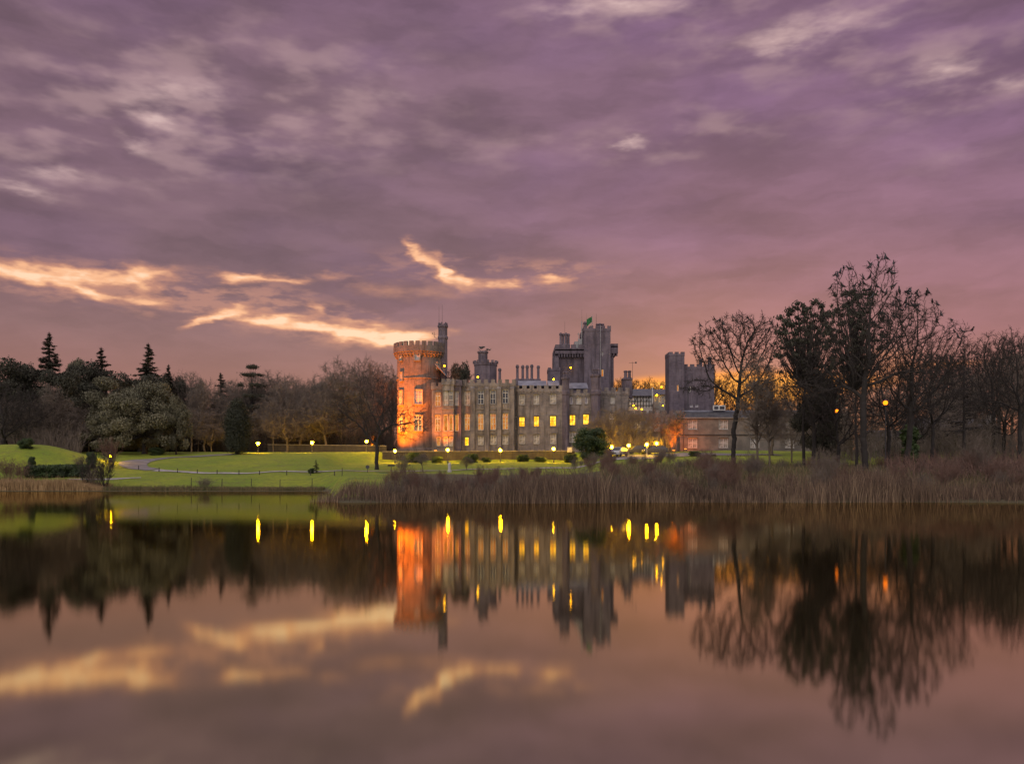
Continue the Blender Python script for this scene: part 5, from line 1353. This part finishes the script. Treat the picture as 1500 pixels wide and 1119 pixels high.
def undergrowth(name, x0, x1, d0, d1, n, h, m, label, seed):
    rg = np.random.RandomState(seed); px = rg.uniform(x0, x1, n); y = rg.uniform(d0, d1, n); x = (px-750)*y/F; z = HT(x, y)
    A = np.stack([x, y, z-.1], 1); H = h*rg.uniform(.4,1.2,n); segs = []
    D = rg.normal(size=(n,3))*.22; D[:,2] = 1
    M = A+D*H[:,None]*.5; D2 = D+rg.normal(size=(n,3))*.3; E = M+D2*H[:,None]*.5
    for k in range(n):
        segs.append((A[k], M[k], .035, .025, 0)); segs.append((M[k], E[k], .025, .012, 0))
        for _ in range(5):
            t = rg.rand(); s_ = M[k]+(E[k]-M[k])*t; e = s_+rg.normal(size=3)*H[k]*.13+np.array([0,0,H[k]*.12]); segs.append((s_, e, .014, .008, 0))
    o = place_mesh(name, tube_mesh(name, segs, m, 3)); tag(o, label, kind='stuff')
undergrowth('undergrowth', -60, 525, 176, 205, 6500, 6, TWIG, 'brown thicket filling the wood left of the castle', 1)
undergrowth('undergrowth', 120, 540, 171, 178, 3200, 3.2, TWIGD, 'low dark scrub at the foot of the left wood', 9)
undergrowth('undergrowth', 520, 580, 198, 215, 1000, 6, TWIG, 'brown thicket behind the round tower', 7)
undergrowth('undergrowth', 40, 118, 138, 160, 900, 4.0, TWIG, 'brown thicket behind the green mound', 2)
undergrowth('undergrowth', 1190, 1600, 125, 185, 3500, 4.5, TWIG, 'brown thicket at the back of the right bank', 3)
undergrowth('undergrowth', 870, 985, 158, 172, 700, 3.5, TWIG, 'brown thicket against the low castle wing', 4)
undergrowth('undergrowth', 1300, 1600, 70, 105, 2000, 1.7, TWIGR, 'russet thicket at the right edge of the bank', 5)

# ------------------------------------------------------------------ rooks
def rook_mesh():
    # ring-lofted body: tail - body - neck - head - beak in one surface
    st = [(-.30,.02,.004,.05),(-.2,.03,.012,.03),(-.12,.045,.04,.0),(-.02,.062,.062,.0),(.08,.058,.06,.03),(.14,.036,.04,.08),(.185,.035,.036,.115),(.225,.022,.024,.12),(.29,.004,.005,.105)]
    V = []; Fs = []; n = 8
    for (x, w, h, z) in st:
        for k in range(n):
            a = 2*pi*k/n; V.append((x, w*cos(a), z+h*sin(a)))
    for j in range(len(st)-1):
        for k in range(n): Fs.append((j*n+k, j*n+(k+1)%n, (j+1)*n+(k+1)%n, (j+1)*n+k))
    Fs += [tuple(range(n-1,-1,-1)), tuple((len(st)-1)*n+k for k in range(n))]
    b = MB(); b.add(V, Fs)
    for s_ in (-1, 1):
        b.add([(.08,s_*.058,.045),(-.05,s_*.075,.02),(-.27,s_*.03,.035),(-.1,s_*.05,.055)], [(0,1,2,3)])
        b.tube((0,s_*.02,-.05),(.01,s_*.022,-.13),.008,.006,4)
    me = mk_mesh('rook', [(v[0]*1.25, v[1]*1.25, (v[2]+.13)*1.25) for v in b.v], b.f, FEATHER, True); return me
RK = rook_mesh(); rg = random.Random(8)
for key, (t, H, sx, rz), px, d in BIG:
    tips = [q for q in TV[key][3] if q[2] > .6]
    rg.shuffle(tips); used = []
    want = 38 if key != 'dark0' else 30
    for q in sorted(tips[:400], key=lambda q: -(q[2]+.35*math.hypot(q[0],q[1])*sx+rg.uniform(0,.45)))[:want]:
        x = q[0]*H*sx; y_ = q[1]*H*sx; xx = x*cos(rz)-y_*sin(rz); yy = x*sin(rz)+y_*cos(rz)
        o = place_mesh('rook', RK, None, (t.location.x+xx, t.location.y+yy, t.location.z+q[2]*H-.01), rg.uniform(0,6.28))
        k = rg.uniform(1.0,1.35); o.scale = (k,k,k); o.rotation_euler = (0, radians(rg.uniform(-50,-10)), rg.uniform(0,6.28))
        tag(o, 'black rook perched on a treetop twig of the right bank', 'bird', 'rooks roosting in the bare treetops')

# ------------------------------------------------------------------ cars
def car(px, d, rz, paint, label, z0=None):
    x = WX(px,d); zb = hz(x,d) if z0 is None else z0
    t = thing('parked_car', label, 'car', (x,d,zb)); t.rotation_euler = (0,0,rz)
    L, W_ = 4.4, .88
    prof = [(-2.2,.35),(-2.22,.75),(-2.1,.92),(-1.35,1.02),(-.75,1.48),(-.2,1.6),(.9,1.58),(1.6,1.45),(2.05,.98),(2.2,.85),(2.2,.35)]
    V = []; Fs = []; n = len(prof)
    for s_, yy in enumerate((-W_, -W_*.97, W_*.97, W_)):
        for (a, z) in prof:
            ins = .14 if z > 1.1 else 0
            V.append((a*(1 if s_ in (1,2) else .985), yy*(1-ins) if z > 1.1 else yy, z if s_ in (1,2) else z-.03))
    for s_ in range(3):
        for k in range(n-1): Fs.append((s_*n+k, s_*n+k+1, (s_+1)*n+k+1, (s_+1)*n+k))
        Fs.append((s_*n+n-1, s_*n, (s_+1)*n, (s_+1)*n+n-1))
    Fs += [tuple(range(n)), tuple(3*n+k for k in range(n-1,-1,-1))]
    place_mesh('body', mk_mesh('body', V, Fs, paint), t)
    b = MB(); b.add([(-1.33,-.68,1.06),(-1.33,.68,1.06),(-.77,.6,1.485),(-.77,-.6,1.485)], [(0,3,2,1)]); me = mk_mesh('windscreen', [(v[0]-.02,v[1],v[2]+.02) for v in b.v], b.f, GLASSD); place_mesh('windscreen', me, t)
    for s_ in (-1,1):
        me = mk_mesh('side_window', [(-1.1,s_*.8,1.08),(1.7,s_*.8,1.08),(1.35,s_*.77,1.45),(-.65,s_*.77,1.48)], [(0,1,2,3)], GLASSD); place_mesh('side_window', me, t)
        for a in (-1.35, 1.35):
            w = MB(); w.tube((a,s_*.72,.32),(a,s_*.9,.32),.32,.31,16); place_mesh('wheel', mk_mesh('wheel', w.v, w.f, RUBBER), t)
        h = MB().box(-2.25,-2.18,s_*.62-.18,s_*.62+.18,.66,.82); place_mesh('headlight', mk_mesh('headlight', h.v, h.f, WHITE), t)
    g_ = MB().box(-2.25,-2.19,-.38,.38,.5,.66); place_mesh('grille', mk_mesh('grille', g_.v, g_.f, METAL), t)
car(906.5, 141, radians(62), CARPAINT, 'silver car parked below the lamps, front towards the lake')
car(960, 152, radians(8), CARDARK, 'dark car parked behind the lamp on the white post')
car(934, 154, radians(12), CARDARK, 'dark car half hidden behind the silver car')

# ------------------------------------------------------------------ small things
def shore_fence():
    t = thing('shore_fence', 'wire fence on thin posts along the far water edge', 'fence', (WX(410,107.5),107.5,hz(WX(410,107.5),107.5)))
    tops = []
    for px in (280,325,368,410,457,501):
        x = WX(px,107.5); zb = hz(x,107.5); MB().tube((x,107.5,zb-.2),(x+.03,107.5,zb+.95),.055,.045,6).build('post', TIMBER, t); tops.append((x,zb))
    b = MB()
    for (xa,za),(xb,zb) in zip(tops, tops[1:]):
        for h in (.5,.85): b.tube((xa,107.5,za+h),(xb,107.5,zb+h),.009,n=4)
    b.build('wire', METAL, t)
shore_fence()
for i, px in enumerate((203,233,260,289,318,350,380,420,455,490)):
    py = np.interp(px, [203,228,270,340,430,520], [688,690.5,693,695,696,696.5]); x, y, z = ground(px, float(py), 105, 200)
    t = thing('bollard', 'knee high dark post beside the lawn path', 'post', (x,y,z), 'low posts along the lawn path')
    MB().lathe(x, y, [(.07,z-.1),(.06,z+.5),(.08,z+.52),(.03,z+.6)], 6).build('post_shaft', TIMBER, t)
def signpost():
    x, y = WX(573,118), 118.0; z = hz(x,y)
    t = thing('signpost', 'dark finger signpost by the path right of the gnarled tree', 'signpost', (x,y,z))
    MB().tube((x,y,z-.2),(x,y,WZ(680,118)),.06,.05,6).build('post', METAL, t)
    for dx in (-1,1):
        b = MB(); zz = WZ(683,118); b.add([(x+dx*.06,y-.04,zz),(x+dx*.42,y-.04,zz),(x+dx*.55,y-.04,zz+.12),(x+dx*.42,y-.04,zz+.24),(x+dx*.06,y-.04,zz+.24)]+[(x+dx*.06,y+.04,zz),(x+dx*.42,y+.04,zz),(x+dx*.55,y+.04,zz+.12),(x+dx*.42,y+.04,zz+.24),(x+dx*.06,y+.04,zz+.24)], [(0,1,2,3,4),(9,8,7,6,5),(0,5,6,1),(1,6,7,2),(2,7,8,3),(3,8,9,4),(4,9,5,0)])
        b.build('sign_arm', TIMBER, t)
    x, y = WX(538.5,114), 114.0; z = hz(x,y)
    t = thing('round_sign', 'small dark round sign on a stake left of the gnarled trunk', 'sign', (x,y,z))
    MB().tube((x,y,z-.1),(x,y,z+.6),.04).build('stake', TIMBER, t); MB().tube((x,y-.03,z+.75),(x,y+.03,z+.75),.26,.26,14).build('disc', METAL, t)
    x, y = WX(658.5,116), 116.0; z = hz(x,y)
    t = thing('stone_marker', 'small white stone marker on the bank below the bay', 'marker', (x,y,z))
    MB().lathe(x,y,[(.3,z-.1),(.28,z+.2),(.2,z+.3),(.22,z+.9),(.28,z+1.0),(.16,z+1.2),(.05,z+1.35)],10).build('stone', WHITEWALL, t)
    d = 160.0; x = WX(834.5,d); zt = WZ(655,d)
    t = thing('utility_box', 'small pale cabinet on the wall end near the big round bush', 'cabinet', (x,d,zt-.85))
    MB().box(x-.42,x+.42,d-.3,d+.3,zt-.95,zt-.08).build('case', WHITEWALL, t); MB().box(x-.46,x+.46,d-.34,d+.34,zt-.078,zt).build('lid', POLEW, t)
signpost()
def tarp():
    d = 113.0; x0, x1 = WX(552,d), WX(572,d); zb = hz((x0+x1)/2, d); zt = WZ(692,d)
    t = thing('covered_boat', 'low shape under a dark green tarpaulin beneath the gnarled tree', 'boat', ((x0+x1)/2,d,zb))
    V = []; Fs = []; n = 14; m_ = 8; rg = random.Random(2)
    for i in range(n+1):
        u = i/n; x = x0+(x1-x0)*u; e = (1-abs(2*u-1)**3)
        for k in range(m_+1):
            v = k/m_; a = pi*v; V.append((x, d+.7*cos(a)*(.6+.4*e), zb-.1+max(0,(zt-zb+.1))*sin(a)**.6*(.45+.55*e)+rg.uniform(-.03,.03)))
    for i in range(n):
        for k in range(m_): a = i*(m_+1)+k; Fs.append((a,a+1,a+m_+2,a+m_+1))
    Fs += [tuple(range(m_,-1,-1)), tuple(n*(m_+1)+k for k in range(m_+1))]
    b = MB(); b.add(V, Fs); b.build('tarpaulin', CANVAS, t, True)
    MB().tube((x0-.05,d-.72,zb+.12),(x1+.05,d-.72,zb+.12),.03).build('rope', TIMBER, t)
tarp()
